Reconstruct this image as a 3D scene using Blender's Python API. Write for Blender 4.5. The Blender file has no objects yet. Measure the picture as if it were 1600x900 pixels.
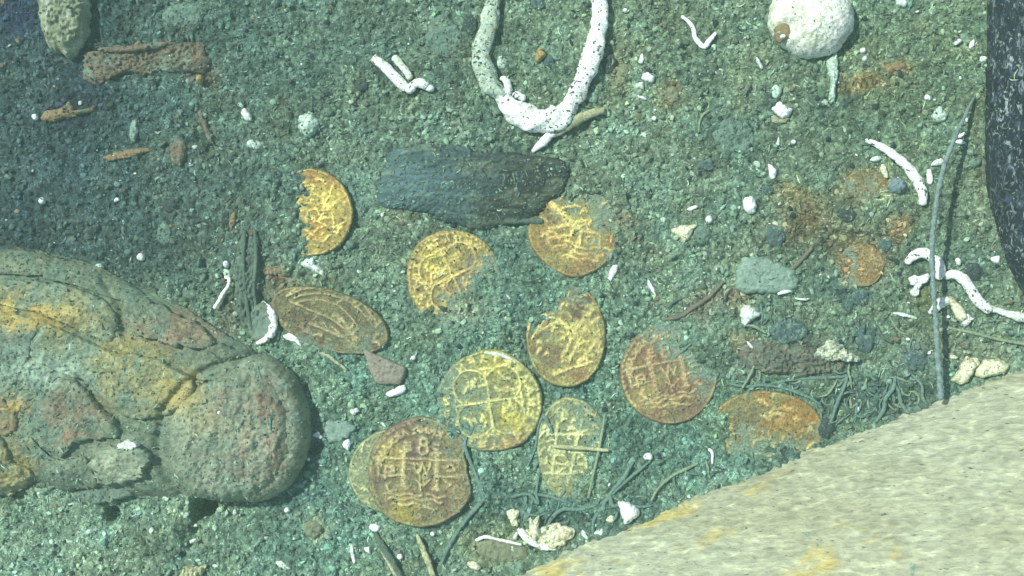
import bpy, math, random
import numpy as np
from mathutils import Vector, Matrix

random.seed(7); RNG = np.random.default_rng(7)
SC = bpy.context.scene; COL = SC.collection
K = 0.00022            # metres per layout unit (a coin is 36 mm across)
D = 2250.0             # camera height in layout units

# ---------------------------------------------------------------- camera, sky, sun, exposure
cd = bpy.data.cameras.new('camera'); cam = bpy.data.objects.new('camera', cd); COL.objects.link(cam)
cam.location = (0, 0, D*K); cd.sensor_width = 36; cd.lens = 36*D/1600.0
cd.clip_start = 0.01; cd.clip_end = 100
SC.camera = cam

SUN_DIR = Vector((-0.62, 0.42, 1.05)).normalized()      # towards the light
sl = bpy.data.lights.new('sun', 'SUN'); sl.energy = 4.2; sl.angle = math.radians(1.2); sl.color = (0.96, 1.0, 0.90)
so = bpy.data.objects.new('sun', sl); COL.objects.link(so)
so.rotation_euler = (-SUN_DIR).to_track_quat('-Z', 'Y').to_euler()

W = bpy.data.worlds.new('World'); SC.world = W; W.use_nodes = True
nt = W.node_tree; sky = nt.nodes.new('ShaderNodeTexSky'); sky.sky_type = 'NISHITA'; sky.sun_disc = False
sky.sun_elevation = math.asin(SUN_DIR.z); sky.sun_rotation = math.atan2(SUN_DIR.x, SUN_DIR.y)
bg = nt.nodes['Background']; bg.inputs[1].default_value = 0.10; nt.links.new(sky.outputs[0], bg.inputs[0])
SC.view_settings.view_transform = 'Standard'; SC.view_settings.look = 'None'
SC.view_settings.exposure = 0.48; SC.view_settings.gamma = 1.0; SC.view_settings.use_curve_mapping = False

# murky water: one even body of it round the camera and the scene
def murk():
    a, b, z0, z1 = -16., 16., -14., D*K+.05
    me = bpy.data.meshes.new('haze'); v = [(x, y, z) for z in (z0, z1) for y in (a, b) for x in (a, b)]
    me.from_pydata(v, [], [(0, 2, 3, 1), (4, 5, 7, 6), (0, 1, 5, 4), (2, 6, 7, 3), (0, 4, 6, 2), (1, 3, 7, 5)])
    m = bpy.data.materials.new('murky_water'); m.use_nodes = True; t = m.node_tree; t.nodes.remove(t.nodes['Principled BSDF'])
    p = t.nodes.new('ShaderNodeVolumePrincipled'); p.inputs['Color'].default_value = (.58, .93, .74, 1); p.inputs['Density'].default_value = .23; p.inputs['Anisotropy'].default_value = 0
    t.links.new(p.outputs[0], t.nodes['Material Output'].inputs['Volume']); me.materials.append(m)
    o = bpy.data.objects.new('haze', me); COL.objects.link(o); o['kind'] = 'stuff'; o['label'] = 'greenish murk of the sea water over everything'; o['category'] = 'water haze'
murk()

# ---------------------------------------------------------------- noise (numpy)
def _h(ix, iy, s):
    n = (ix.astype(np.int64)*374761393 + iy.astype(np.int64)*668265263 + s*974634777) & 0xffffffff
    n = ((n ^ (n >> 13))*1274126177) & 0xffffffff
    n = ((n ^ (n >> 16))*2246822519) & 0xffffffff
    return ((n ^ (n >> 15)) & 0xffffff)/float(0xffffff)*2-1
def vn(x, y, s=0):
    x = np.asarray(x, float); y = np.asarray(y, float)
    ix = np.floor(x); iy = np.floor(y); fx = x-ix; fy = y-iy
    fx = fx*fx*(3-2*fx); fy = fy*fy*(3-2*fy)
    a = _h(ix, iy, s); b = _h(ix+1, iy, s); c = _h(ix, iy+1, s); d = _h(ix+1, iy+1, s)
    return (a*(1-fx)+b*fx)*(1-fy)+(c*(1-fx)+d*fx)*fy
def fbm(x, y, s=0, o=3):
    r = 0; a = 1; t = 0
    for i in range(o):
        r = r+a*vn(np.asarray(x)*2**i+i*17.3, np.asarray(y)*2**i-i*9.1, s+i); t += a; a *= .55
    return r/t

# ---------------------------------------------------------------- seabed height and tone (x right, y down)
def seg_dist(x, y, pts):
    d = np.full(np.shape(x), 1e9)
    for (x1, y1), (x2, y2) in zip(pts[:-1], pts[1:]):
        dx, dy = x2-x1, y2-y1; L = dx*dx+dy*dy+1e-9
        t = np.clip(((x-x1)*dx+(y-y1)*dy)/L, 0, 1)
        d = np.minimum(d, np.hypot(x-x1-t*dx, y-y1-t*dy))
    return d
MOUNDS = [(1000, 760, 90, 50, 6), (900, 70, 60, 50, 4), (700, 130, 90, 50, 4), (1330, 600, 90, 40, 7), (130, 850, 150, 60, 8),
          (1250, 520, 80, 25, 5), (430, 440, 60, 40, -3), (250, 180, 90, 60, 5), (320, 240, 40, 60, -4), (1150, 260, 50, 30, 4)]
PITS = [(175, 804, 12, 40), (318, 796, 19, 75), (72, 742, 12, 22), (565, 132, 13, 7), (262, 322, 10, 5), (470, 318, 12, 6), (775, 792, 14, 8),
        (490, 700, 14, 8), (300, 840, 18, 12), (960, 740, 10, 4), (640, 250, 12, 6), (395, 330, 12, 5)]
def Hs(x, y):
    x = np.asarray(x, float); y = np.asarray(y, float)
    h = 3.0*vn(x/330+5, y/330, 11)+14*vn(x/1500, y/1500, 5)*np.clip(np.hypot(x-800, y-450)/1500-.6, 0, 8)
    for cx, cy, rx, ry, a in MOUNDS: h = h+a*np.exp(-((x-cx)/rx)**2-((y-cy)/ry)**2)
    return h
def Hf(x, y):
    x = np.asarray(x, float); y = np.asarray(y, float)
    amp = 1+.35*vn(x/60, y/60, 71)
    w = x+3*vn(x/9, y/9, 31); v = y+3*vn(x/9, y/9, 32)
    h = -1.2+2.8*fbm(x/30, y/30, 21, 2)+2.9*amp*vn(w/8, v/8, 22)+2.4*amp*vn(w/4.6, v/4.6, 23)+1.1*vn(x/2.7, y/2.7, 24)
    h = h+2.6*amp*(0.5-np.abs(vn(w/11, v/11, 27)))                      # ragged little ridges
    h = h-11*np.clip(vn(w/17, v/17, 28)-.52, 0, 1)-9*np.clip(vn(w/9, v/9, 29)-.55, 0, 1)+5*np.clip(vn(w/24, v/20, 30)-.4, 0, 1)
    dj = (812-(x-1000)*.405-y)*.927; h = h+9*np.exp(-(np.clip(dj+5, -9, None)/(13+5*vn(x/30, y/30, 35)))**2)
    for cx, cy, r, dp in PITS:
        h = h-dp*np.exp(-(np.hypot(x-cx, y-cy+2*vn(x/6, y/6, 3))/r)**4)
    g = seg_dist(x, y, [(20, 765), (60, 815), (95, 860), (125, 920)]); h = h-9*np.exp(-(g/8)**2)
    g = seg_dist(x, y, [(312, 800), (300, 850), (285, 870)]); h = h-12*np.exp(-(g/9)**2)
    return h
# drifts of silt lying over parts of the coins and stones: x, y, rx, ry, height
COVER = [(440, 325, 46, 80, 12), (764, 490, 58, 50, 12), (704, 514, 70, 28, 10), (645, 490, 20, 18, 5), (985, 372, 32, 46, 8), (908, 296, 34, 17, 9), (850, 418, 42, 18, 8), (968, 312, 12, 16, 4),
         (834, 460, 40, 38, 11), (945, 455, 16, 22, 6), (1106, 536, 44, 44, 13), (1035, 668, 40, 12, 4), (712, 672, 28, 14, 10), (690, 640, 16, 30, 5), (676, 600, 14, 30, 5), (700, 560, 22, 10, 4),
         (758, 748, 21, 36, 13), (575, 775, 26, 20, 3), (848, 645, 22, 22, 6), (945, 735, 24, 60, 6), (900, 795, 50, 20, 6), (1190, 742, 90, 26, 9), (1118, 665, 26, 34, 7),
         (480, 552, 60, 18, 8), (425, 520, 20, 20, 5), (1310, 430, 16, 26, 5), (1350, 315, 40, 10, 5), (1390, 300, 14, 14, 3), (640, 225, 60, 12, 12), (760, 365, 60, 10, 5), (590, 300, 14, 40, 8),
         (230, 140, 60, 16, 5), (160, 105, 16, 20, 6), (1245, 590, 90, 14, 7), (1235, 450, 16, 16, 3)]
def Hc(x, y):
    x = np.asarray(x, float); y = np.asarray(y, float); h = 0*x
    wx = x+9*fbm(x/22, y/22, 91, 3); wy = y+9*fbm(x/22, y/22, 95, 3)
    for cx, cy, rx, ry, a in COVER: h = h+a*np.exp(-(((wx-cx)/rx)**2+((wy-cy)/ry)**2)**1.1)
    return h
def H(x, y): return Hs(x, y)+Hf(x, y)+Hc(x, y)

# x, y, rx, ry, colour, strength : silt colour, rust and decay stains, plus light falloff and shade painted in
BASE = np.array([0.112, 0.190, 0.150])
PAT = [(0, 0, 360, 280, (.020, .050, .070), .92), (20, 330, 290, 115, (.020, .046, .064), .95), (250, 330, 230, 120, (.045, .085, .085), .7),  # dark upper-left silt: light falloff put into its colour
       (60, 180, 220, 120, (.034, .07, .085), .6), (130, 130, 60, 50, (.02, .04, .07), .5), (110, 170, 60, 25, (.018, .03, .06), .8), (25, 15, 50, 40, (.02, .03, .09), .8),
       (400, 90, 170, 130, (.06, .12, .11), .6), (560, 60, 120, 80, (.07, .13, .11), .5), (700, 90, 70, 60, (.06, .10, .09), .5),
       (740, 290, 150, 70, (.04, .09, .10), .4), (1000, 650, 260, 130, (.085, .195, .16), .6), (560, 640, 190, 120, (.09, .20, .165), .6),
       (800, 480, 180, 80, (.09, .195, .16), .55), (480, 850, 250, 80, (.095, .20, .165), .6), (130, 850, 210, 85, (.15, .255, .20), .85),
       (1100, 60, 300, 130, (.11, .18, .13), .6), (1430, 130, 170, 170, (.105, .175, .115), .7), (1200, 200, 150, 90, (.085, .14, .11), .5), (1350, 380, 200, 150, (.095, .15, .105), .6),
       (1345, 412, 34, 26, (.34, .18, .055), .9), (1320, 385, 40, 30, (.16, .11, .05), .75), (1350, 290, 38, 24, (.24, .17, .06), .85),
       (1235, 310, 34, 18, (.20, .17, .06), .75), (1265, 345, 30, 24, (.20, .14, .06), .75), (1400, 358, 24, 22, (.24, .15, .06), .8), (1225, 360, 40, 30, (.14, .12, .07), .6),
       (1345, 132, 44, 14, (.19, .14, .045), .85), (1405, 103, 22, 10, (.3, .17, .05), .7), (1045, 148, 20, 14, (.2, .15, .05), .8), (970, 115, 14, 24, (.17, .15, .06), .7),
       (1140, 465, 30, 22, (.19, .13, .08), .6), (1100, 470, 22, 30, (.19, .12, .08), .5), (975, 345, 26, 14, (.2, .15, .09), .5),
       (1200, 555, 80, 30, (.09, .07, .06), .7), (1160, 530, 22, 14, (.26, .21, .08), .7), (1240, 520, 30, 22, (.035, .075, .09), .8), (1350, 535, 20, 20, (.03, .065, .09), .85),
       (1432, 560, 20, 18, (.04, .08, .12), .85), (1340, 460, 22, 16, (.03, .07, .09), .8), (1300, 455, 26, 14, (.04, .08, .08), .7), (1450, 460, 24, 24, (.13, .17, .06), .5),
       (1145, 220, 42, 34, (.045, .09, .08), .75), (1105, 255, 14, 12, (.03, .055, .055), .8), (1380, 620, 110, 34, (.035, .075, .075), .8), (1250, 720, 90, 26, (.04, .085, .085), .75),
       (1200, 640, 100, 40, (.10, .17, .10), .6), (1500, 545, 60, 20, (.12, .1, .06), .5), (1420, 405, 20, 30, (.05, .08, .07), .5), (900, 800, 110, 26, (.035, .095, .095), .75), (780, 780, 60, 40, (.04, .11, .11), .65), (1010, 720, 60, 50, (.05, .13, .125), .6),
       (500, 700, 24, 60, (.035, .08, .085), .7), (460, 780, 60, 22, (.04, .085, .09), .7), (430, 450, 40, 30, (.12, .1, .06), .6), (360, 490, 18, 50, (.1, .08, .06), .7), (425, 425, 20, 8, (.2, .12, .05), .7),  # first two entries: the drum's shadow painted on the silt
       (500, 830, 18, 18, (.28, .27, .13), .6), (455, 605, 26, 26, (.12, .13, .09), .4), (770, 855, 60, 30, (.2, .24, .12), .6), (320, 120, 26, 18, (.2, .11, .05), .5),
       (1000, 790, 40, 20, (.05, .12, .12), .5), (620, 345, 26, 14, (.1, .11, .06), .5), (1290, 460, 60, 10, (.05, .09, .08), .5), (1530, 250, 12, 110, (.07, .085, .06), .6),  # last entry: the stalk's shadow painted as a dark strip
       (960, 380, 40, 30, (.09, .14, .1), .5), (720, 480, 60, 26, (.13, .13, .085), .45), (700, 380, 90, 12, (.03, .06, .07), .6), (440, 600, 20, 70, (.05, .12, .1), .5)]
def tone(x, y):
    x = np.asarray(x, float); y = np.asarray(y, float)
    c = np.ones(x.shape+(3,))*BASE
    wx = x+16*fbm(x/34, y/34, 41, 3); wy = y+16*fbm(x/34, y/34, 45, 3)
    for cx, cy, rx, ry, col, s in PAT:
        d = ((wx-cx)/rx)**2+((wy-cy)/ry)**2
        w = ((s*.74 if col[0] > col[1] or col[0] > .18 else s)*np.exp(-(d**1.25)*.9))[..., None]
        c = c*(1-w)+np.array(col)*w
    c = c*np.array([1.60, 1.41, 1.23])
    m = 1+.36*fbm(x/55, y/55, 51, 3)+.40*fbm(x/13, y/13, 55, 3)
    f = vn(x/5.2+2*vn(x/7, y/7, 4), y/5.2, 61)
    m = m*(1+.30*f)
    c = c*np.clip(m, .28, 2.2)[..., None]
    h = vn(x/40, y/40, 66)*.10
    c[..., 0] *= 1+h; c[..., 2] *= 1-h*.8
    return c

# ---------------------------------------------------------------- helpers
def at(x, y, z=0.0):                       # a spot of the seabed plan, z above it, in metres
    f = (D-z)/D
    return Vector(((x-800)*f*K, (450-y)*f*K, z*K))
def pydata(name, verts, faces, mats, smooth=True):
    me = bpy.data.meshes.new(name); me.from_pydata([tuple(v) for v in verts], [], faces)
    for m in (mats if isinstance(mats, (list, tuple)) else [mats]): me.materials.append(m)
    me.polygons.foreach_set('use_smooth', [smooth]*len(me.polygons)); me.update()
    return me
def npmesh(name, V, Q, mat, smooth=True, cols=None):
    """V (n,3), Q (m,k) index array of equal-size faces"""
    me = bpy.data.meshes.new(name); n, k = Q.shape
    me.vertices.add(len(V)); me.vertices.foreach_set('co', np.asarray(V, np.float32).ravel())
    me.loops.add(n*k); me.loops.foreach_set('vertex_index', Q.astype(np.int32).ravel())
    me.polygons.add(n); me.polygons.foreach_set('loop_start', np.arange(0, n*k, k, dtype=np.int32))
    me.polygons.foreach_set('loop_total', np.full(n, k, np.int32)); me.polygons.foreach_set('use_smooth', np.full(n, smooth))
    me.materials.append(mat); me.update(calc_edges=True)
    if cols is not None:
        a = me.color_attributes.new('tone', 'FLOAT_COLOR', 'POINT')
        a.data.foreach_set('color', np.concatenate([cols, np.ones((len(cols), 1))], 1).astype(np.float32).ravel())
    return me
def link(name, me, loc=(0, 0, 0), parent=None, label=None, cat=None, group=None, kind=None):
    o = bpy.data.objects.new(name, me); COL.objects.link(o); o.location = loc
    if parent: o.parent = parent
    if label: o['label'] = label
    if cat: o['category'] = cat
    if group: o['group'] = group
    if kind: o['kind'] = kind
    return o

# ---------------------------------------------------------------- materials
def lin(h):
    h = h.lstrip('#'); r = [int(h[i:i+2], 16)/255 for i in (0, 2, 4)]
    return tuple(((c+.055)/1.055)**2.4 if c > .04045 else c/12.92 for c in r)
class NT:
    def __init__(s, name):
        s.m = bpy.data.materials.new(name); s.m.use_nodes = True; s.t = s.m.node_tree; s.n = s.t.nodes; s.l = s.t.links
        s.b = s.n['Principled BSDF']; s.tc = s.n.new('ShaderNodeTexCoord').outputs['Object']
    def lk(s, a, b): s.l.new(a, b)
    def noise(s, px, det=4, rough=.6, vec=None, dist=0):
        t = s.n.new('ShaderNodeTexNoise'); t.inputs['Scale'].default_value = 1/(px*K); t.inputs['Detail'].default_value = det
        t.inputs['Roughness'].default_value = rough; t.inputs['Distortion'].default_value = dist
        s.lk(vec or s.tc, t.inputs['Vector']); return t.outputs['Fac']
    def vor(s, px, feat='F1', vec=None):
        t = s.n.new('ShaderNodeTexVoronoi'); t.feature = feat; t.inputs['Scale'].default_value = 1/(px*K); s.lk(vec or s.tc, t.inputs['Vector']); return t
    def ramp(s, fac, stops):
        r = s.n.new('ShaderNodeValToRGB'); e = r.color_ramp.elements
        while len(e) < len(stops): e.new(.5)
        for el, (p, c) in zip(e, stops): el.position = p; el.color = (*c, 1) if len(c) == 3 else c
        s.lk(fac, r.inputs[0]); return r.outputs[0]
    def mask(s, fac, lo, hi): return s.ramp(fac, [(lo, (0, 0, 0)), (hi, (1, 1, 1))])
    def mix(s, f, a, b, mode='MIX'):
        m = s.n.new('ShaderNodeMix'); m.data_type = 'RGBA'; m.blend_type = mode
        for v, i in ((f, 0), (a, 6), (b, 7)):
            if hasattr(v, 'is_linked'): s.lk(v, m.inputs[i])
            elif i == 0: m.inputs[0].default_value = v
            else: m.inputs[i].default_value = (*v, 1)
        return m.outputs[2]
    def math(s, op, a, b=0.0, clamp=False):
        m = s.n.new('ShaderNodeMath'); m.operation = op; m.use_clamp = clamp
        for v, i in ((a, 0), (b, 1)):
            if hasattr(v, 'is_linked'): s.lk(v, m.inputs[i])
            else: m.inputs[i].default_value = v
        return m.outputs[0]
    def stretch(s, sc, rot=0):
        m = s.n.new('ShaderNodeMapping'); m.inputs['Scale'].default_value = sc; m.inputs['Rotation'].default_value = (0, 0, rot)
        s.lk(s.tc, m.inputs[0]); return m.outputs[0]
    def attr(s, name):
        a = s.n.new('ShaderNodeAttribute'); a.attribute_name = name; return a
    def bump(s, h, dist_px, strength=1.0, normal=None):
        b = s.n.new('ShaderNodeBump'); b.inputs['Strength'].default_value = strength; b.inputs['Distance'].default_value = dist_px*K
        s.lk(h, b.inputs['Height'])
        if normal: s.lk(normal, b.inputs['Normal'])
        return b.outputs[0]
    def done(s, col, rough=.85, bump=None, metal=0.0, spec=.25):
        s.lk(col, s.b.inputs['Base Color']) if hasattr(col, 'is_linked') else setattr(s.b.inputs['Base Color'], 'default_value', (*col, 1))
        if hasattr(rough, 'is_linked'): s.lk(rough, s.b.inputs['Roughness'])
        else: s.b.inputs['Roughness'].default_value = rough
        if hasattr(metal, 'is_linked'): s.lk(metal, s.b.inputs['Metallic'])
        else: s.b.inputs['Metallic'].default_value = metal
        s.b.inputs['Specular IOR Level'].default_value = spec
        if bump: s.lk(bump, s.b.inputs['Normal'])
        return s.m
SILT = (0.165, 0.255, 0.19)

def stone_mat(name, c1, c2, c3=None, px=14, silt=.45, specks=.0, streak=None, bump=1.6, rough=.85, holes=0.0, siltcol=SILT, film=None):
    if film is None: film = 0 if max(c1) > .5 else (.16 if max(c1) < .05 else .32)
    m = NT(name)
    v = m.stretch(streak[0], streak[1]) if streak else m.tc
    n1 = m.noise(px*2.2, 5, .65, v, .6); n2 = m.noise(px*.5, 4, .7, v); n3 = m.noise(2.6, 3, .7)
    c = m.mix(m.mask(n1, .38, .62), c1, c2)
    if c3: c = m.mix(m.mask(m.noise(px*1.3+3, 4, .6, v, 1), .50, .64), c, c3)
    c = m.mix(.55, c, m.ramp(n2, [(.3, (.45, .45, .45)), (.7, (1.5, 1.5, 1.5))]), 'MULTIPLY')
    c = m.mix(.6, c, m.ramp(n3, [(.3, (.45, .5, .5)), (.7, (1.4, 1.4, 1.4))]), 'MULTIPLY')
    if silt:
        s = m.math('ADD', m.noise(px*1.7, 6, .75), m.math('MULTIPLY', m.noise(3.2, 2, .5), .25))
        c = m.mix(m.mask(s, .86-silt*.5, .96-silt*.5), c, siltcol)
        c = m.mix(.4, c, m.ramp(m.noise(3.4, 2, .6), [(.3, (.4, .4, .4)), (.7, (1.6, 1.6, 1.6))]), 'MULTIPLY')
    if film: c = m.mix(film, c, siltcol)
    if specks: c = m.mix(m.mask(m.noise(5, 2, .5), .78-specks*.3, .82-specks*.3), c, (.62, .68, .55))
    h = m.math('ADD', m.noise(px*.7, 5, .7, v), m.math('MULTIPLY', n3, .5))
    if holes:
        hm = m.mask(m.math('ADD', m.noise(5.5, 2, .5), m.math('MULTIPLY', m.noise(40, 2), .35)), .905-holes, .93-holes)
        c = m.mix(hm, c, (.05, .08, .06)); h = m.math('SUBTRACT', h, m.math('MULTIPLY', hm, .5))
    return m.done(c, rough, m.bump(h, bump))

def silt_mat():
    m = NT('silt'); a = m.attr('tone').outputs['Color']
    v = m.vor(4.6); c = m.mix(.75, a, m.ramp(v.outputs['Color'], [(0.1, (.35, .38, .42)), (.5, (.95, .95, .95)), (.8, (1.5, 1.5, 1.45)), (.98, (2.3, 2.3, 2.2))]), 'MULTIPLY')
    c = m.mix(.8, c, m.ramp(m.noise(2.4, 3, .7), [(.32, (.45, .45, .5)), (.68, (1.5, 1.5, 1.45))]), 'MULTIPLY')
    h = m.math('ADD', m.noise(3.2, 4, .75, None, 1.5), m.math('MULTIPLY', v.outputs['Distance'], -.6))
    return m.done(c, .9, m.bump(h, 3.2, 1.0))
def grain_mat():
    m = NT('grains'); a = m.attr('tone').outputs['Color']
    c = m.mix(.5, a, m.ramp(m.noise(2.0, 2, .6), [(.3, (.5, .5, .5)), (.7, (1.5, 1.5, 1.5))]), 'MULTIPLY')
    return m.done(c, .85)
def gold_mat(name, hi, lo, patina, pat_amt=.4, silt=.35, sdir=(0, 0), sk=0.0, off=(0, 0), r=80):
    silt = silt*.75+.20; hi = tuple(.70*a+.30*b for a, b in zip(hi, (.27, .31, .17))); lo = tuple(.66*a+.34*b for a, b in zip(lo, (.17, .23, .15)))
    m = NT(name)
    mp = m.n.new('ShaderNodeMapping'); mp.inputs['Location'].default_value = (off[0]*.01, off[1]*.01, 0); m.lk(m.tc, mp.inputs[0]); v = mp.outputs[0]
    rel = m.attr('relief').outputs['Fac']
    c = m.mix(m.mask(m.noise(24, 4, .6, v), .35, .65), lo, hi)
    c = m.mix(m.mask(m.math('ADD', m.noise(46, 4, .65, v, .8), 0), .66-pat_amt*.35, .80-pat_amt*.35), c, patina)
    pa = m.attr('patch'); c = m.mix(m.math('MULTIPLY', pa.outputs['Alpha'], .8), c, pa.outputs['Color'])
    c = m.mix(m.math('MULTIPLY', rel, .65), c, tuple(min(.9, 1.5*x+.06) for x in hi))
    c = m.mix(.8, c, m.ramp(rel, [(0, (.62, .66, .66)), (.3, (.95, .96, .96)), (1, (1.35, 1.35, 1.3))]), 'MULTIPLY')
    c = m.mix(.65, c, m.ramp(m.noise(4.5, 4, .7, v), [(.34, (.34, .35, .36)), (.5, (.9, .92, .9)), (.66, (1.75, 1.75, 1.6))]), 'MULTIPLY')
    sx = m.n.new('ShaderNodeSeparateXYZ'); m.lk(m.tc, sx.inputs[0])
    g = m.math('ADD', m.math('MULTIPLY', sx.outputs[0], sdir[0]*sk/(r*K)), m.math('MULTIPLY', sx.outputs[1], sdir[1]*sk/(r*K)))
    s = m.math('ADD', m.noise(20, 6, .75, v, .5), m.math('MULTIPLY', m.noise(4, 2, .6), .3))
    s = m.math('ADD', s, g); s = m.math('SUBTRACT', s, m.math('MULTIPLY', rel, .10))
    sm = m.mask(s, .88-silt*.5, 1.0-silt*.5)
    sc = m.mix(1.0, (.165, .25, .185), m.ramp(m.noise(3.2, 3, .7), [(.3, (.4, .42, .45)), (.7, (1.6, 1.6, 1.6))]), 'MULTIPLY')
    c = m.mix(m.math('MULTIPLY', sm, .85), c, sc)
    met = m.math('MULTIPLY', m.math('SUBTRACT', 1.0, sm), .14)
    h = m.math('ADD', m.noise(6, 4, .7, v), m.math('MULTIPLY', m.noise(2.4, 2, .6), .4))
    return m.done(c, m.math('ADD', m.math('MULTIPLY', sm, .35), .52), m.bump(h, 3.4), met, .4)

M = {}
M['silt'] = silt_mat(); M['grain'] = grain_mat()
M['white'] = stone_mat('white_lime', (.78, .84, .78), (.90, .93, .89), (.68, .72, .60), 9, 0.06, 0, None, 1.3, .7, .08)
M['whiteclean'] = stone_mat('white_shell', (.82, .88, .84), (.93, .96, .94), None, 8, 0, 0, None, .4, .55)
M['offwhite'] = stone_mat('worn_shell', (.55, .66, .60), (.82, .86, .78), (.50, .58, .40), 8, .12, 0, None, .8, .7)
M['cream'] = stone_mat('cream_shell', (.58, .60, .38), (.80, .82, .62), (.40, .36, .18), 9, .12, 0, None, 1.2, .7, .06)
M['mottle'] = stone_mat('mottled_tube', (.34, .46, .36), (.62, .74, .60), (.42, .48, .32), 8, .22, 0, None, 2, .85, .09, film=.1)
M['ylwtube'] = stone_mat('yellow_tube', (.38, .36, .16), (.62, .62, .40), (.28, .32, .2), 8, .12, 0, None, 1.2, .8, .03)
M['pumice'] = stone_mat('pumice', (.78, .82, .70), (.88, .90, .80), (.62, .66, .46), 20, .14, 0, None, 2.2, .85, .045, film=0)
M['greenstone'] = stone_mat('pale_green_stone', (.20, .30, .24), (.26, .36, .29), None, 16, .05, 0, None, 1.2)
M['palestone'] = stone_mat('pale_stone', (.42, .58, .47), (.55, .70, .56), (.34, .46, .36), 10, .1, 0, None, 1.2)
M['dark'] = stone_mat('dark_pebble', (.012, .018, .024), (.035, .045, .055), None, 7, .08, 0, None, 2)
M['bluedark'] = stone_mat('blue_grey_pebble', (.035, .065, .085), (.07, .12, .13), None, 8, .42, 0, None, 2.6, film=.22)
M['bluegrey'] = stone_mat('blue_glass_pebble', (.10, .15, .22), (.24, .32, .38), None, 8, 0, 0, None, 1)
M['grey'] = stone_mat('grey_green_pebble', (.08, .14, .12), (.15, .23, .18), None, 8, .45, 0, None, 2.6, film=.35)
def slab_mat():
    m = NT('dark_log'); v = m.stretch((.45, 1.7, 1), .06); sx = m.n.new('ShaderNodeSeparateXYZ'); m.lk(m.tc, sx.inputs[0])
    g = m.math('ADD', m.math('MULTIPLY', sx.outputs[0], 1/(300*K)), m.noise(60, 4, .6)); n = m.noise(18, 6, .72, v, .6)
    c = m.mix(m.mask(g, .18, .78), (.085, .155, .155), (.04, .052, .045))  # left-end highlight put into the colour, darkening to the right
    c = m.mix(m.math('MULTIPLY', m.mask(m.noise(36, 4, .6, v), .54, .64), .6), c, (.13, .16, .09))
    c = m.mix(.85, c, m.ramp(n, [(.3, (.35, .37, .4)), (.5, (.9, .9, .9)), (.68, (1.9, 1.9, 1.9))]), 'MULTIPLY')
    c = m.mix(m.mask(m.noise(16, 6, .8), .56, .66), c, (.13, .22, .19))
    return m.done(c, .8, m.bump(m.math('ADD', n, m.math('MULTIPLY', m.noise(5, 4, .7), .25)), 5.0))
M['slab'] = slab_mat()
def beam_mat():
    m = NT('black_timber'); v = m.stretch((1.6, .7, 1), .55); d = m.mask(m.noise(70, 4, .6), .40, .62)
    c = m.mix(m.mask(m.noise(16, 5, .7, v, .8), .40, .60), (.004, .006, .013), (.016, .024, .038))
    c = m.mix(m.mask(m.noise(13, 4, .75, v, 1.2), .52, .60), c, (.06, .085, .12))
    f = m.math('MULTIPLY', m.mask(m.noise(12, 3, .7, v, .9), .56, .60), m.math('ADD', m.math('MULTIPLY', d, .7), .3))
    c = m.mix(f, c, (.36, .44, .44))
    return m.done(c, .8, m.bump(m.noise(14, 6, .75, v, .5), 7.0))
M['beam'] = beam_mat()
M['pink'] = stone_mat('pink_sherd', (.26, .19, .155), (.31, .235, .18), None, 14, .14, 0, None, .8)
M['rust'] = stone_mat('rust_brown', (.16, .075, .045), (.24, .12, .065), (.09, .05, .04), 12, .40, 0, ((.6, 1.6, 1), .1), 2.5)
M['orange'] = stone_mat('orange_pebble', (.40, .22, .045), (.60, .40, .13), None, 10, .18, 0, None, 1.4)
M['rustorange'] = stone_mat('orange_flake', (.22, .12, .05), (.40, .20, .06), (.14, .15, .08), 10, .28, 0, None, 2)
M['amberstone'] = stone_mat('pale_yellow_stone', (.22, .24, .13), (.38, .40, .25), (.62, .64, .50), 18, .30, 0, ((1.5, .6, 1), 0), 3.5)
M['conc'] = stone_mat('encrusted_rock', (.17, .235, .16), (.22, .26, .15), (.30, .25, .10), 38, .44, 0, ((.7, 1.3, 1), -.45), 2.4, film=.2)
M['ochre'] = stone_mat('ochre_sherd', (.26, .25, .13), (.46, .34, .09), (.21, .25, .15), 48, .40, .0, ((.7, 1.3, 1), .5), 1.8, film=.18)
M['ochreg'] = stone_mat('olive_sherd', (.19, .23, .14), (.29, .26, .11), (.36, .29, .09), 44, .42, 0, ((.7, 1.3, 1), .5), 1.8, film=.25)
M['redsherd'] = stone_mat('red_brown_sherd', (.27, .16, .09), (.22, .19, .12), (.26, .13, .08), 26, .38, 0, ((.5, 1.6, 1), .45), 1.8, film=.2)
M['brownsherd'] = stone_mat('brown_sherd', (.215, .19, .12), (.25, .23, .15), (.32, .17, .09), 30, .30, 0, ((.7, 1.4, 1), .3), 1.6, film=.25)
M['greysherd'] = stone_mat('grey_sherd', (.12, .185, .15), (.17, .22, .165), (.2, .17, .12), 24, .25, 0, ((.6, 1.6, 1), .2), 1.8)
M['beigestone'] = stone_mat('beige_stone', (.28, .33, .22), (.35, .38, .25), (.24, .33, .25), 22, .16, 0, None, 1.6)
M['palecrust'] = stone_mat('pale_crust', (.20, .36, .29), (.40, .58, .47), (.14, .24, .18), 12, .20, 0, None, 2.8)
M['drum'] = stone_mat('grey_brown_drum', (.19, .235, .17), (.27, .28, .19), (.30, .20, .13), 34, .40, 0, ((2.0, .5, 1), .08), 3.4, film=.12)
M['jar'] = None
M['concdark'] = stone_mat('red_concretion', (.10, .07, .06), (.16, .10, .075), (.25, .23, .16), 10, .42, .04, ((.6, 1.4, 1), 0), 4)
M['limecrust'] = stone_mat('lime_crust', (.55, .62, .42), (.80, .84, .68), (.25, .32, .24), 6, .22, 0, None, 4, .85, .08)
M['twig'] = stone_mat('silted_twig', (.09, .17, .15), (.14, .24, .20), None, 8, .3, 0, None, 1.5)
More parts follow.
